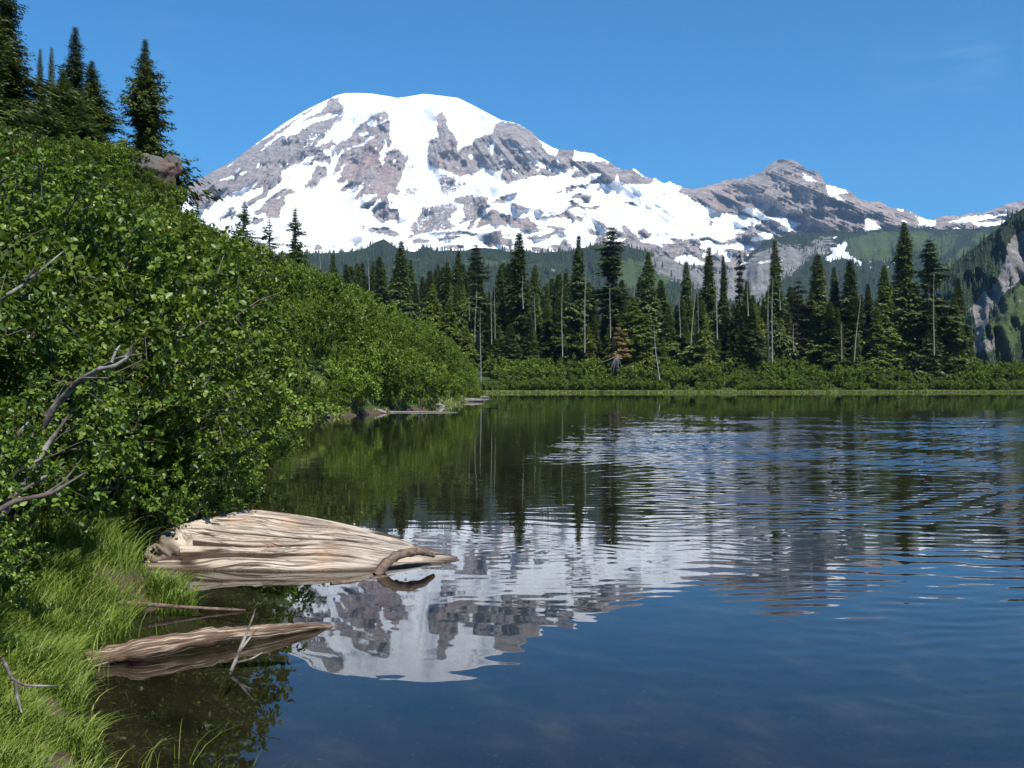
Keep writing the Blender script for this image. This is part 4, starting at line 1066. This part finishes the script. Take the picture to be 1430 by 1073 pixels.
# near bush
BUSH = [(-3.40, 5.75, 0.43, 3.3), (-3.7, 6.7, 0.42, 1.3), (-2.98, 5.3, 0.27, 4.1), (-3.75, 9.75, 0.52, 2.3), (-3.28, 10.15, 0.34, 0.7), (-3.5, 9.55, 0.30, 5.2), (-4.1, 11.3, 0.55, 1.1), (-3.85, 10.2, 0.5, 4.7), (-4.6, 9.3, 0.7, 0.5), (-4.9, 8.6, .6, 2.0), (-4.2, 9.9, 0.72, 0.3), (-3.75, 8.9, 0.55, 1.7), (-5.4, 10.2, 1.0, 2.9), (-4.4, 7.9, 0.72, 4.4), (-6.5, 8.8, 1.05, 0.9), (-5.0, 12.0, 0.95, 5.2), (-6.9, 12.2, 1.15, 3.6), (-4.25, 13.5, 0.75, 2.2), (-8.2, 13.8, 1.25, 1.2),
        (-6.0, 15.5, 1.05, 0.2), (-3.75, 7.35, 0.48, 5.7), (-4.6, 6.9, 0.75, 2.4), (-8.3, 16.5, 1.2, 4.0), (-6.6, 18.5, 1.1, 3.0), (-10.2, 17.5, 1.3, 5.0), (-4.9, 16.8, .7, 1.0)]
labs = ["nearest small alder bush covering the foot of the grey dead branch", "low alder spreading over the grass between dead branch and log", "tiny alder sprig by the crooked grey twig on the bank", "alder bush leaning out so its leaves shade the log's left end", "small leafy alder rising behind the log's upper left edge", "tiny alder spreading leaves over the log's root end", "low alder filling the bank above the log's far side", "small dark alder right above the log's hidden root end", "leafy alder just left of the log's root end", "middle sized alder between the grass and the taller bushes", "leafy alder bush overhanging the broad bleached log", "small alder bush with low twigs touching the log's root end", "tall alder bush behind the one over the log", "alder bush around the grey dead branch", "tall alder bush at the back left of the grey branch",
        "alder bush at the water's edge beyond the log", "dense tall alder behind the waterside bush", "low alder dipping toward the dark water past the log", "large alder higher on the near slope", "alder with yellowish outer leaves farther along the bank",
        "low alder bush hanging over the bank grass", "nearest alder bush at the picture's left border", "tall alder against the foot of the conifers", "bright leaved alder behind the waterside bushes", "large far left alder below the big dark conifer", "small alder leaning over the water beyond the near bushes"]
for (X, Y, s, rz), lb in zip(BUSH, labs):
    s = fit(X, Y, float(Hh(X, Y)), 3.6, 2.2, s)
    NEAR[int(rz * 10) % 3].put((X, Y, max(0.05, float(Hh(X, Y))) - 0.05), s, rz, lb, "shrub", None, (0.0, 0.42 if 'leaning out' in lb else 0.12))

# ------------------------------------------------------------------ conifers on the left slope
def left_tree(k, x, yt, Y, label, wide=1.0, sink=0.3, **kw): return tree_at(k, x, yt, Y, label, wide=wide, sink=sink, **kw)
BIGL = [ck("hemlock_tree", 301, 9.0, 2.1, M['hemlock'], nb=620, K=16, p=0.95, droop=0.4, ragged=0.5, gap=0.16, spray=0.6, bare=0.02),
        ck("hemlock_tree", 302, 9.0, 1.7, M['fir'], nb=520, K=15, p=0.95, droop=0.45, ragged=0.5, gap=0.15, spray=0.6, bare=0.02),
        ck("hemlock_tree", 303, 9.0, 2.4, M['hemlock'], nb=600, K=16, p=0.9, droop=0.3, ragged=0.45, spray=0.65, bare=0.02)]
BIGL += [ck("hemlock_tree", 304, 9.0, 1.7, M['hemlock'], nb=260, K=12, p=0.8, droop=0.45, ragged=0.6, gap=0.3, spray=0.8, bare=0.02), ck("hemlock_tree", 305, 9.0, 1.9, M['fir'], nb=200, K=12, p=0.9, droop=0.2, ragged=0.6, gap=0.35, spray=0.7, bare=0.02)]
for k in BIGL: HT[id(k)] = 9.0
left_tree(BIGL[1], 8, -60, 34, "big dark conifer filling the top left corner", 1.25, 1.0)
left_tree(BIGL[2], -45, -40, 30, "dark conifer cut by the left border beside the big one", 1.2, 1.0)
left_tree(BIGL[0], 20, 90, 38, "dark conifer below and before the big corner one", 1.1, 1.0)
left_tree(BIGL[1], 105, 38, 62, "tall double topped conifer on the slope's crest left of the lone one", 1.25, 0.5)
left_tree(BIGL[0], 128, 85, 60, "wide conifer leaning against the tall double topped one", 1.3, 0.5)
left_tree(BIGL[2], 88, 100, 57, "bushy bright green conifer on the crest", 1.5, 0.5)
left_tree(BIGL[1], 56, 68, 70, "thin conifer tip peeking over the crest next to the big corner tree", 0.6, 0.5)
left_tree(BIGL[1], 72, 66, 72, "second thin conifer tip peeking over the crest", 0.6, 0.5)
left_tree(BIGL[2], 203, 55, 62, "lone full conifer standing on the rocky crest against the sky", 0.85, 0.3)
left_tree(BIGL[3], 247, 240, 72, "tiny conifer clinging right of the rock outcrop", 0.8, 0.3)
left_tree(BIGL[4], 275, 268, 82, "small thin conifer on the skyline right of the rock outcrop", 0.7, 0.3)
left_tree(BIGL[3], 341, 280, 92, "small dense conifer on the slope's edge before the snow field", 1.6, 0.3)
left_tree(BIGL[4], 376, 304, 100, "small sparse conifer between two denser ones before the snow field", 1.5, 0.3)
left_tree(BIGL[3], 412, 290, 106, "slender pointed conifer with dark skirt before the snow field", 1.5, 0.3)

left_tree(BIGL[2], 60, 128, 52, "bushy conifer filling the crest between the corner tree and the double topped one", 1.4, 0.5)
left_tree(BIGL[0], 112, 140, 54, "short broad conifer low before the double topped one", 1.6, 0.5)
for x, y, Y, s, lb in ((165, 205, 60, .5, "leafy alder on the crest just left of the rock outcrop"), (186, 214, 59.5, .45, "small alder touching the rock outcrop's left side"), (205, 212, 62, .4, "low alder growing on top of the rock outcrop"), (228, 214, 63, .35, "tiny alder at the foot of the lone conifer"), (150, 200, 58, .6, "rounded alder beneath the lone conifer's left side")):
    q = W(x, y, Y); MID[int(x) % 4].put((q[0], Y, q[2] - 3.2 * s), s, x, lb, "shrub")
for x, y, Y, s, lb in ((198, 236, 58.4, .42, "alder half hiding the left face of the rock outcrop"), (226, 252, 58.6, .34, "small alder hiding the foot of the rock outcrop"), (246, 262, 60, .3, "tiny alder below the small brown rock knob")):
    q = W(x, y, Y); MIDN[int(x) % 3].put((q[0], Y, q[2] - 3.1 * s), s, x, lb, "shrub")
# rock outcrop on the crest
def rock_mesh(seed, sx, sy, sz, mat, amp=0.3, n=48):
    th = np.linspace(0, 2 * np.pi, n, endpoint=False)[None, :]; ph = np.linspace(0.02, np.pi - 0.02, n // 2)[:, None]
    d = np.stack([np.sin(ph) * np.cos(th), np.sin(ph) * np.sin(th), np.cos(ph) + 0 * th], -1)
    q = np.sign(d) * np.abs(d) ** 0.75
    nn = 1 + amp * (fbm(d[..., 0] * 1.6 + 5, d[..., 1] * 1.6, d[..., 2] * 1.6, 4, seed) - 0.5) * 2 - 0.12 * (np.round(fbm(d[..., 0] * 3, d[..., 2] * 3 + 2, d[..., 1] * 3, 2, seed + 1) * 5) / 5)
    return mesh("rock", (q * nn[..., None] * np.array([sx, sy, sz])).reshape(-1, 3), grid_faces(n // 2, n, True), mat, False)
t = NT("outcrop_rock"); P_ = t.obj(); n1 = t.noise(P_, 1.3, 7, 0.65)
t.surf(t.mix(t.step(t.noise(P_, 0.6, 4), .45, .6), t.ramp(n1, [(0.3, (0.05, 0.046, 0.042)), (0.7, (0.17, 0.16, 0.15))]), (0.14, 0.10, 0.078)), 0.9, 0.2, n1, 0.9, 0.25); M['outcrop'] = t.m
o = add("rock_outcrop", rock_mesh(8, 1.35, 1.5, 1.3, M['outcrop'], 0.5, 90), None, tuple(W(216, 250, 60.5)), (0.2, 0.1, 0.4)); tag(o, "grey craggy rock outcrop jutting from the slope below the lone conifer", "rock")
o = add("boulder", rock_mesh(9, 0.5, 0.7, 0.6, M['outcrop'], 0.5, 60), None, tuple(W(241, 232, 61.5)), (0.5, 0.3, 1.0)); tag(o, "smaller brown overhanging rock knob at the outcrop's right end", "rock")

# ------------------------------------------------------------------ big bleached log
t = NT("bleached_log_wood"); P_ = t.obj()
gr = t.attr("groove")
LV = t.node("CombineXYZ", i_0=t.attr('lu'), i_1=t.attr('lv'), i_2=0.0).outputs[0]
n1 = t.noise(t.mapping(LV, (3.0, 26, 1)), 1.0, 6, 0.62)
cr1 = t.noise(t.mapping(LV, (2.2, 34, 1)), 1.0, 2, 0.5); cr2 = t.noise(t.mapping(LV, (5.0, 90, 1)), 1.0, 3, 0.5)
n2 = t.noise(P_, 2.2, 5)
c = t.ramp(n1, [(0.25, (0.28, 0.225, 0.165)), (0.5, (0.46, 0.385, 0.30)), (0.8, (0.58, 0.51, 0.42))])
line = t.math('MAXIMUM', t.step(t.math('ABSOLUTE', t.math('SUBTRACT', cr1, 0.5)), 0.035, 0.010), t.math('MULTIPLY', t.step(t.math('ABSOLUTE', t.math('SUBTRACT', cr2, 0.52)), 0.03, 0.008), 0.6))
line = t.math('MULTIPLY', line, t.step(n2, 0.36, 0.5))
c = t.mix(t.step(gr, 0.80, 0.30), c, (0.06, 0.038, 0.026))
c = t.mix(t.math('MULTIPLY', line, 0.75), c, (0.055, 0.036, 0.025))
c = t.mix(t.math('MULTIPLY', t.step(n2, 0.52, 0.68), 0.35), c, (0.45, 0.26, 0.14))
zz = t.node("SeparateXYZ", i_0=t.pos()).outputs[2]
c = t.mix(t.step(t.math('ADD', zz, t.math('MULTIPLY', n2, 0.03)), 0.05, 0.02), c, (0.09, 0.065, 0.045))
fine = t.noise(t.mapping(P_, (1.2, 40, 12)), 3.0, 4, 0.6)
t.surf(c, 0.75, 0.22, t.math('SUBTRACT', t.math('ADD', t.math('MULTIPLY', fine, 0.4), n1), line), 0.9, 0.014); M['log'] = t.m

def log_mesh():
    nu, nv = 420, 420
    u = np.linspace(0, 1, nu)[:, None]; v = np.linspace(-1, 1, nv)[None, :]
    front = np.interp(u, [0, .05, .5, .75, 1], [9.12, 9.0, 8.84, 8.92, 9.28]); back = np.interp(u, [0, .12, .5, .75, 1], [10.2, 10.75, 10.95, 11.1, 10.9])
    vv = (v + 1) / 2
    x0 = -3.42 + 2.95 * u
    yy = front + (back - front) * vv
    # long tongues end at different places
    e_ = np.interp(vv, [0, .10, .22, .34, .40, .46, .56, .64, .70, .76, .86, .94, 1.0], [.93, 1.0, 1.0, .93, .84, .80, .83, .80, .70, .66, .72, .70, .55])
    e_ = e_ + 0.02 * (vnoise(vv * 30, u * 0, None, 15) - .5)
    H0 = np.interp(vv, [0, .03, .10, .22, .40, .60, .78, .90, .97, 1], [.02, .12, .21, .30, .37, .43, .42, .34, .18, .02])
    q = np.clip(u / e_, 0, 1)
    z = 0.9 * H0 * (1 - q ** 1.5) ** 0.8 * np.interp(u, [0, .05, .12, 1], [.75, .95, 1.0, 1.0])
    z = z * (1 + 0.16 * (fbm(u * 3, vv * 3, oct=2, seed=2) - .5) * 2)
    wob = fbm(u * 2.2, vv * 3.0, oct=3, seed=4)
    vw = vv + 0.045 * (wob - 0.5) * 2
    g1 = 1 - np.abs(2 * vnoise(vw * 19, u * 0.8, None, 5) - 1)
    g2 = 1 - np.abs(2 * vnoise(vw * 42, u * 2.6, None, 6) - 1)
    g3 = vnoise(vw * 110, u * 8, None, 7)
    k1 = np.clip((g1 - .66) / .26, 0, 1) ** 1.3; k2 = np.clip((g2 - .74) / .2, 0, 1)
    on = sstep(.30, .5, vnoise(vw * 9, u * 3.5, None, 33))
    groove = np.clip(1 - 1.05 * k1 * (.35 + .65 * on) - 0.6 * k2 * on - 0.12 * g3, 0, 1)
    z = z - (0.05 * k1 * (.4 + .6 * on) + 0.018 * k2) * np.clip(z * 5, .2, 1)
    cut = sstep(0.985, 1.0, q)
    z = z * (1 - cut) - 0.10 * cut
    # knots
    for (ku, kv, kr, ka) in ((.10, .18, .035, .05), (.16, .30, .03, .04), (.66, .45, .02, .035), (.30, .12, .02, .03), (.23, .6, .03, .03)):
        dd = np.hypot((u - ku) * 1.6, (vv - kv) * 1.0)
        z = z + 0.45 * ka * np.exp(-(dd / (kr * .7)) ** 2)
    # root end: rounded knobbly end
    e = 1 - sstep(0, 0.05, u)
    z = z - e * 0.10 * vnoise(vv * 5, u * 0 + 1, None, 9)
    xx = x0 + 0.10 * (vnoise(vv * 5, u * 0, None, 12) - 0.5) * e * 2 + 0 * v + 0.55 * (vv ** 1.2) * (1 - u) ** 1.0
    tp_ = np.stack([xx, yy + 0 * xx, z + 0 * xx], -1)
    bt = tp_.copy(); bt[..., 2] = np.minimum(bt[..., 2] - 0.06, -0.16)
    V = np.concatenate([tp_.reshape(-1, 3), bt.reshape(-1, 3)])
    f = grid_faces(nu, nv); n = nu * nv
    fs = [f, f[:, ::-1] + n]
    i = np.arange(nu - 1); j = np.arange(nv - 1)
    fs.append(np.stack([i * nv, i * nv + n, (i + 1) * nv + n, (i + 1) * nv], -1))
    fs.append(np.stack([i * nv + nv - 1, (i + 1) * nv + nv - 1, (i + 1) * nv + nv - 1 + n, i * nv + nv - 1 + n], -1))
    fs.append(np.stack([j, j + 1, j + 1 + n, j + n], -1))
    k = (nu - 1) * nv
    fs.append(np.stack([k + j, k + j + n, k + j + 1 + n, k + j + 1], -1))
    gr_ = np.concatenate([(groove + 0 * xx).ravel()] * 2)
    return mesh("log", V, fs, M['log'], True, {'groove': gr_, 'lu': np.concatenate([(u + 0 * xx).ravel()] * 2), 'lv': np.concatenate([(vw + 0.02 * (vnoise(u * 9, vv * 8, None, 41) - .5) + 0 * xx).ravel()] * 2)})
lg = add("driftwood_log", log_mesh()); tag(lg, "broad bleached split log with deep grooves lying half in the water", "log")
# root knob at its left end: part of the log
def bent(name, pts_, rad0, mat, nseg=24, sides=12, lump=0.25, seed=0, flat=1.0):
    pts_ = np.array(pts_, float); k = np.linspace(0, len(pts_) - 1, nseg)
    from_ = np.arange(len(pts_))
    path = np.stack([np.interp(k, from_, pts_[:, i]) for i in range(3)], -1)
    for _ in range(2):
        path[1:-1] = (path[:-2] + path[1:-1] * 2 + path[2:]) / 4
    rr = np.interp(k, from_, rad0)
    V, f = tube(path, rr, sides)
    V = V.reshape(nseg, sides, 3)
    c_ = path[:, None, :]
    V = c_ + (V - c_) * (1 + lump * (fbm(np.arange(nseg)[:, None] * .3 + 0 * np.arange(sides)[None, :], np.cos(np.arange(sides) / sides * 6.28)[None, :] * 1.5 + 4 + 0 * np.arange(nseg)[:, None], oct=3, seed=seed)[..., None] - .5) * 2)
    caps = [np.arange(sides)[None, ::-1], (nseg - 1) * sides + np.arange(sides)[None, :]]
    g_ = np.full(nseg * sides, 0.85)
    ln_ = np.concatenate([[0], np.cumsum(np.linalg.norm(np.diff(path, axis=0), axis=1))])
    an = np.arange(sides) / sides * 2 * np.pi
    return mesh(name, V.reshape(-1, 3), [f] + caps, mat, True, {'groove': g_, 'gl': np.repeat(ln_, sides), 'gc': np.tile(np.cos(an), nseg), 'gs': np.tile(np.sin(an), nseg)})
add("root_knob", bent("root_knob", [W(212, 800, 9.15) + [0, 0, .0], W(222, 785, 9.1) + [0, 0, .03], W(236, 768, 9.15), W(262, 760, 9.3)], [.05, .09, .11, .10], M['log'], 40, 28, .9, 3), lg)
add("root_knob", bent("root_knob", [W(205, 792, 9.4), W(214, 776, 9.5), W(240, 760, 9.6)], [.06, .09, .10], M['log'], 36, 24, .9, 5), lg)
t = NT("wet_brown_wood"); P_ = t.node("CombineXYZ", i_0=t.attr('gl'), i_1=t.attr('gc'), i_2=t.attr('gs')).outputs[0]; n1 = t.noise(t.mapping(P_, (1.6, 1.9, 1.9)), 2.2, 6, .6)
c = t.ramp(n1, [(0.35, (0.075, 0.045, 0.028)), (0.54, (0.16, 0.10, 0.062)), (0.60, (0.42, 0.32, 0.22)), (0.8, (0.55, 0.45, 0.33))])
t.surf(c, 0.6, 0.35, n1, .8, .02); M['wetlog'] = t.m
t = NT("brown_branch_wood"); P_ = t.obj(); n1 = t.noise(P_, 26, 5, .6)
t.surf(t.ramp(n1, [(0.35, (0.07, 0.045, 0.03)), (0.7, (0.22, 0.16, 0.115))]), 0.7, 0.3, n1, .9, .02); M['brownbranch'] = t.m
o = add("curved_branch", bent("curved_branch", [W(526, 804, 8.76), W(536, 790, 8.8), W(550, 778, 8.88), W(568, 772, 8.95), W(588, 770, 9.05), W(606, 776, 9.15)], [.045, .045, .04, .04, .034, .02], M['brownbranch'], 40, 12, .3, 7))
tag(o, "curved brown branch arching over the tip of the bleached log", "branch")
o = add("floating_stick", bent("floating_stick", [W(462, 816, 8.3), W(500, 813, 8.45), W(550, 806, 8.7), W(600, 797, 9.0)], [.02, .028, .022, .014], M['brownbranch'], 30, 8, .4, 9)); o.location.z = 0.0
tag(o, "dark wet stick floating just in front of the bleached log", "branch")
o = add("half_sunken_log", bent("half_sunken_log", [(-2.45, 5.9, .02), (-2.2, 6.02, .055), (-1.85, 6.3, .06), (-1.55, 6.52, .045), (-1.3, 6.75, .02), (-1.15, 6.9, -.03)], [.055, .06, .052, .04, .028, .015], M['wetlog'], 70, 24, .45, 11))
tag(o, "narrow brown log with peeled pale streaks running from the bank into the water", "log")
o = add("bare_twig", bent("bare_twig", [W(322, 944, 5.7) + [0, 0, .02], W(334, 910, 5.85), W(340, 895, 5.9), W(350, 870, 6.0), W(357, 850, 6.1)], [.010, .012, .010, .007, .003], M['deadwood'], 20, 6, .3, 13))
add("twig_fork", bent("twig_fork", [W(334, 910, 5.85), W(346, 895, 5.9), W(358, 880, 6.0)], [.008, .006, .003], M['deadwood'], 12, 6, .3, 14), o)
add("twig_fork", bent("twig_fork", [W(328, 926, 5.8), W(350, 921, 5.8), W(366, 912, 5.9)], [.008, .005, .003], M['deadwood'], 12, 6, .3, 15), o)
tag(o, "thin forked white twig standing in the water beside the half sunken log", "branch")
o = add("bank_twig", bent("bank_twig", [W(4, 920, 4.5), W(16, 948, 4.4), W(36, 958, 4.4), W(80, 958, 4.5)], [.008, .008, .006, .003], M['deadwood'], 24, 7, .3, 16))
add("twig_fork", bent("twig_fork", [W(22, 952, 4.4), W(24, 975, 4.35), W(30, 995, 4.35)], [.009, .008, .004], M['deadwood'], 12, 6, .3, 17), o)
tag(o, "small crooked grey twig lying on the bank grass", "branch")
o = add("bank_stick", bent("bank_stick", [(-3.1, 7.05, .12), (-2.6, 7.15, .08), (-2.2, 7.25, .03), (-1.9, 7.3, .005)], [.016, .018, .014, .008], M['brownbranch'], 24, 7, .3, 18))
tag(o, "thin brown stick between the bank grass and the log's reflection", "branch")

# grey dead branches in the near bush
def branch_set(root_pts, rad0, forks, label, seed, mat='deadwood'):
    o = add("dead_branch", bent("dead_branch", root_pts, rad0, M[mat], 46, 12, .3, seed))
    for i, (fp, fr) in enumerate(forks):
        add("fork", bent("fork", fp, fr, M[mat], 20, 8, .3, seed + 1 + i), o)
    return tag(o, label, "branch")
branch_set([W(-60, 720, 6.4), W(-10, 680, 6.5), W(40, 625, 6.6), W(75, 570, 6.6), W(105, 535, 6.5), W(140, 515, 6.3), W(165, 500, 6.15), W(203, 494, 6.0)], [.032, .03, .027, .023, .019, .014, .010, .005],
           [([W(138, 516, 6.0), W(160, 512, 5.95), W(178, 500, 5.95), W(186, 490, 5.95)], [.014, .012, .009, .004]), ([W(156, 506, 6.0), W(162, 490, 6.0), W(168, 482, 6.02)], [.010, .008, .003]),
            ([W(100, 540, 6.0), W(112, 528, 5.95), W(150, 528, 5.9)], [.010, .007, .003]), ([W(176, 498, 6.0), W(186, 482, 6.0), W(196, 474, 6.0)], [.009, .006, .003])],
           "long grey dead branch with forked bare tip reaching out of the near bush", 30, "deadwood")
branch_set([W(-60, 760, 5.7), W(0, 720, 5.8), W(30, 680, 5.9), W(60, 630, 6.0), W(100, 575, 6.1)], [.03, .027, .023, .017, .007], [([W(20, 692, 5.9), W(60, 668, 5.9), W(90, 645, 6.0)], [.016, .010, .004])],
           "second grey dead branch below the forked one", 40)
branch_set([W(-50, 640, 6.1), W(0, 640, 6.2), W(15, 620, 6.2), W(40, 590, 6.3)], [.022, .02, .018, .008], [], "short pale dead branch at the picture's left border", 45)
branch_set([W(-40, 735, 5.2), W(20, 700, 5.3), W(70, 690, 5.4), W(120, 660, 5.6)], [.016, .014, .010, .004], [([W(60, 692, 5.4), W(90, 672, 5.5), W(115, 640, 5.6)], [.008, .006, .002])], "thin brown twigged branch low in the near bush", 50, 'twig')
branch_set([W(242, 490, 11.0), W(258, 450, 11.0), W(268, 430, 11.1), W(278, 412, 11.1)], [.010, .008, .006, .002], [], "thin bare pale shoot sticking up from the bushes behind", 55)
branch_set([W(-20, 430, 8), W(30, 400, 8.1), W(60, 375, 8.2), W(90, 350, 8.3)], [.016, .013, .010, .004], [([W(30, 400, 8.1), W(50, 372, 8.1), W(58, 350, 8.1)], [.009, .006, .002])], "bare grey branch high in the left bush", 60)

# driftwood on the shores
for i, (x1, y1, x2, y2, dy, r0, lb) in enumerate([
    (585, 568, 622, 569, 0, .42, "pale tapered drift log lying under the shrubs at the bend of the left shore"),
    (645, 561, 676, 559, 0, .30, "bleached drift log at the tip of the left shore"),
    (668, 556, 684, 555, 0, .22, "small pale log beyond the bleached one at the shore's tip"),
    (545, 576, 640, 576, 0, .06, "thin pale pole floating along the left shore"),
    (448, 583, 462, 581, 0, .15, "small pale wood piece on the sandy bank under the shrubs"),
    (524, 574, 540, 577, 0, .16, "short broken log end beside the dark hollow of the left shore"),
    (1138, 547, 1160, 545.5, 0, .22, "white drift log on the far shore grass below the bulky conifer"),
    (1096, 547.5, 1112, 547, 0, .16, "faint pale drift log on the far shore below the twin snags"),
    (1272, 545.5, 1292, 545, 0, .30, "brown grey drift log pile end on the far shore to the right"),
    (1290, 545, 1309, 546, 0, .20, "pale crooked drift log beside the brown one on the far shore"),
    (948, 547.5, 958, 545.5, 0, .14, "small white broken stub on the far shore's middle")]):
    Y = CH * F / (max(y1, y2) - HY + (0.0 if max(y1, y2) > 550 else 1.0))
    a = W(x1, y1, Y); b = W(x2, y2, Y - (0.5 if Y < 100 else 1))
    a[2] = max(a[2], .02); b[2] = max(b[2], .0)
    m = (a + b) / 2; m[2] += r0 * .2
    o = add("drift_log", bent("drift_log", [a, m, b], [r0, r0 * .85, r0 * .3], M['snag'], 18, 10, .35, 70 + i))
    tag(o, lb, "log")
# bare shrub on left shore & little grass banks handled in the grass object

# ------------------------------------------------------------------ grass
def blades(name, P, L, lean, wdt, mat, lab, seed, nseg=4):
    r = np.random.default_rng(seed); n = len(P)
    az = r.uniform(0, 6.28, n)
    d = np.stack([np.cos(az), np.sin(az), 0 * az], -1) * r.uniform(.25, 1, n)[:, None] + lean
    pr = np.stack([-np.sin(az + .6), np.cos(az + .6), 0 * az], -1)
    s = np.linspace(0, 1, nseg + 1)
    rows = []
    for k in s:
        c_ = P + d * (L * 0.75)[:, None] * k ** 1.7 + np.array([0, 0, 1.0]) * (L * (k - 0.38 * k ** 2.6))[:, None]
        wv_ = (wdt * (1 - k ** 1.5) + 0.0006)[:, None] if np.ndim(wdt) else wdt * (1 - k ** 1.5) + 0.0006
        rows.append(c_ + pr * wv_); rows.append(c_ - pr * wv_)
    V = np.stack(rows, 1); m = 2 * (nseg + 1)
    b = (np.arange(n) * m)[:, None]
    Fs = np.concatenate([b + np.array([[2 * k, 2 * k + 1, 2 * k + 3, 2 * k + 2]]) for k in range(nseg)])
    v = np.repeat(np.clip(r.normal(.5, .25, n), 0, 1), m)
    o = add(name, mesh(name, V.reshape(-1, 3), Fs, mat, False, {'v': v}))
    return tag(o, lab, "grass", None, "stuff")
r_ = np.random.default_rng(80)
N = 230000
Yg = r_.uniform(3.2, 9.0, N); Xg = r_.uniform(-7.4, -1.2, N)
xs_ = Xs(Yg)
dl = xs_ - Xg
cl = fbm(Xg / 0.35, Yg / 0.35, oct=3, seed=88)
keep = (dl > -0.12 + 0.25 * (cl - .5)) & (cl > 0.28 + 0.12 * (dl < 0.12)) & (Xg > -7.4)
bare = ((np.hypot((Xg + 2.75) / .42, (Yg - 7.75) / .5) < 1) | (np.hypot((Xg + 3.0) / .4, (Yg - 8.4) / .5) < 1)) & (r_.uniform(0, 1, N) < .93)
keep &= ~bare
Xg, Yg, dl, cl = Xg[keep], Yg[keep], dl[keep], cl[keep]
Zg = Hh(Xg, Yg) - .01
Lg = r_.uniform(.10, .28, len(Xg)) * (0.7 + 1.2 * (cl - .35))
blades("grass", np.stack([Xg, Yg, Zg], -1), Lg, np.array([.22, -.05, 0]), 0.0028, M['grass'], "yellow green grass growing thick on the near bank", 81)
# tall tufts by the log
P = []; L = []
for (cx, cy, n, rr2, ll) in ((-3.35, 8.0, 900, .35, .46), (-3.7, 8.3, 900, .4, .5), (-2.55, 7.55, 420, .13, .34), (-2.4, 7.35, 250, .1, .28), (-3.9, 7.3, 700, .4, .42), (-2.75, 6.55, 500, .3, .3), (-4.3, 8.0, 600, .4, .5), (-2.65, 5.6, 500, .3, .3), (-3.2, 6.6, 600, .4, .34)):
    P.append(np.stack([cx + r_.normal(0, rr2 * .5, n), cy + r_.normal(0, rr2 * .5, n)], -1)); L.append(ll * r_.uniform(.6, 1.15, n))
P = np.concatenate(P); L = np.concatenate(L); Z = Hh(P[:, 0], P[:, 1])
blades("tall_grass", np.stack([P[:, 0], P[:, 1], Z - .01], -1), L, np.array([.12, 0, 0]), 0.0034, M['grass'], "taller upright grass tufts around the root end of the log", 82)
# sparse blades standing in shallow water
n = 60; Xw = r_.uniform(-1.75, -.95, n); Yw = r_.uniform(3.9, 4.4, n)
blades("water_grass", np.stack([Xw, Yw, Hh(Xw, Yw)], -1), r_.uniform(.15, .32, n), np.array([.2, 0, 0]), 0.002, M['grass'], "a few thin grass blades standing in the shallow water", 83)
# sedge fringe of the far shore and grassy bits of the left shore
n = 42000
xf = r_.uniform(-25, 165, n); yf = far_shore(xf) + np.abs(r_.normal(0, 2.6, n)) - .4
keep = (xf > Xs(yf))
xf, yf = xf[keep], yf[keep]
blades("shore_sedge", np.stack([xf, yf, Hh(xf, yf)], -1), r_.uniform(.35, .8, len(xf)), np.array([0, 0, 0]), 0.05, M['sedge'], "pale sedge fringe along the far shore", 84, 2)
n = 9000
yl = np.concatenate([r_.uniform(43, 56, n - 1500), r_.uniform(60, 120, 1500)]); xl = Xs(yl) + r_.uniform(-1.6, .15, n)
blades("bank_sedge", np.stack([xl, yl, Hh(xl, yl)], -1), r_.uniform(.2, .5, n), np.array([.1, 0, 0]), 0.02, M['sedge'], "bright grass fringe on the left shore under the alders", 85, 2)

# ------------------------------------------------------------------ the air
hz = NT("haze_air")
pv = hz.node("VolumePrincipled"); pv.inputs["Color"].default_value = (0.40, 0.66, 1.0, 1); pv.inputs["Density"].default_value = 3.4e-5; pv.inputs["Anisotropy"].default_value = 0.0
hz.lk(pv.outputs[0], hz.out.inputs["Volume"])
x0, x1, y0, y1, z0, z1 = -17500, 17500, -17500, 19500, -40, 3900
hv = np.array([(x, y, z) for x in (x0, x1) for y in (y0, y1) for z in (z0, z1)], float)
hf = np.array([[0, 1, 3, 2], [4, 6, 7, 5], [0, 4, 5, 1], [2, 3, 7, 6], [0, 2, 6, 4], [1, 5, 7, 3]])
h = add("haze", mesh("haze", hv, hf, hz.m)); tag(h, "thin blue mountain air between the lake and the far peaks", "haze", None, "stuff")
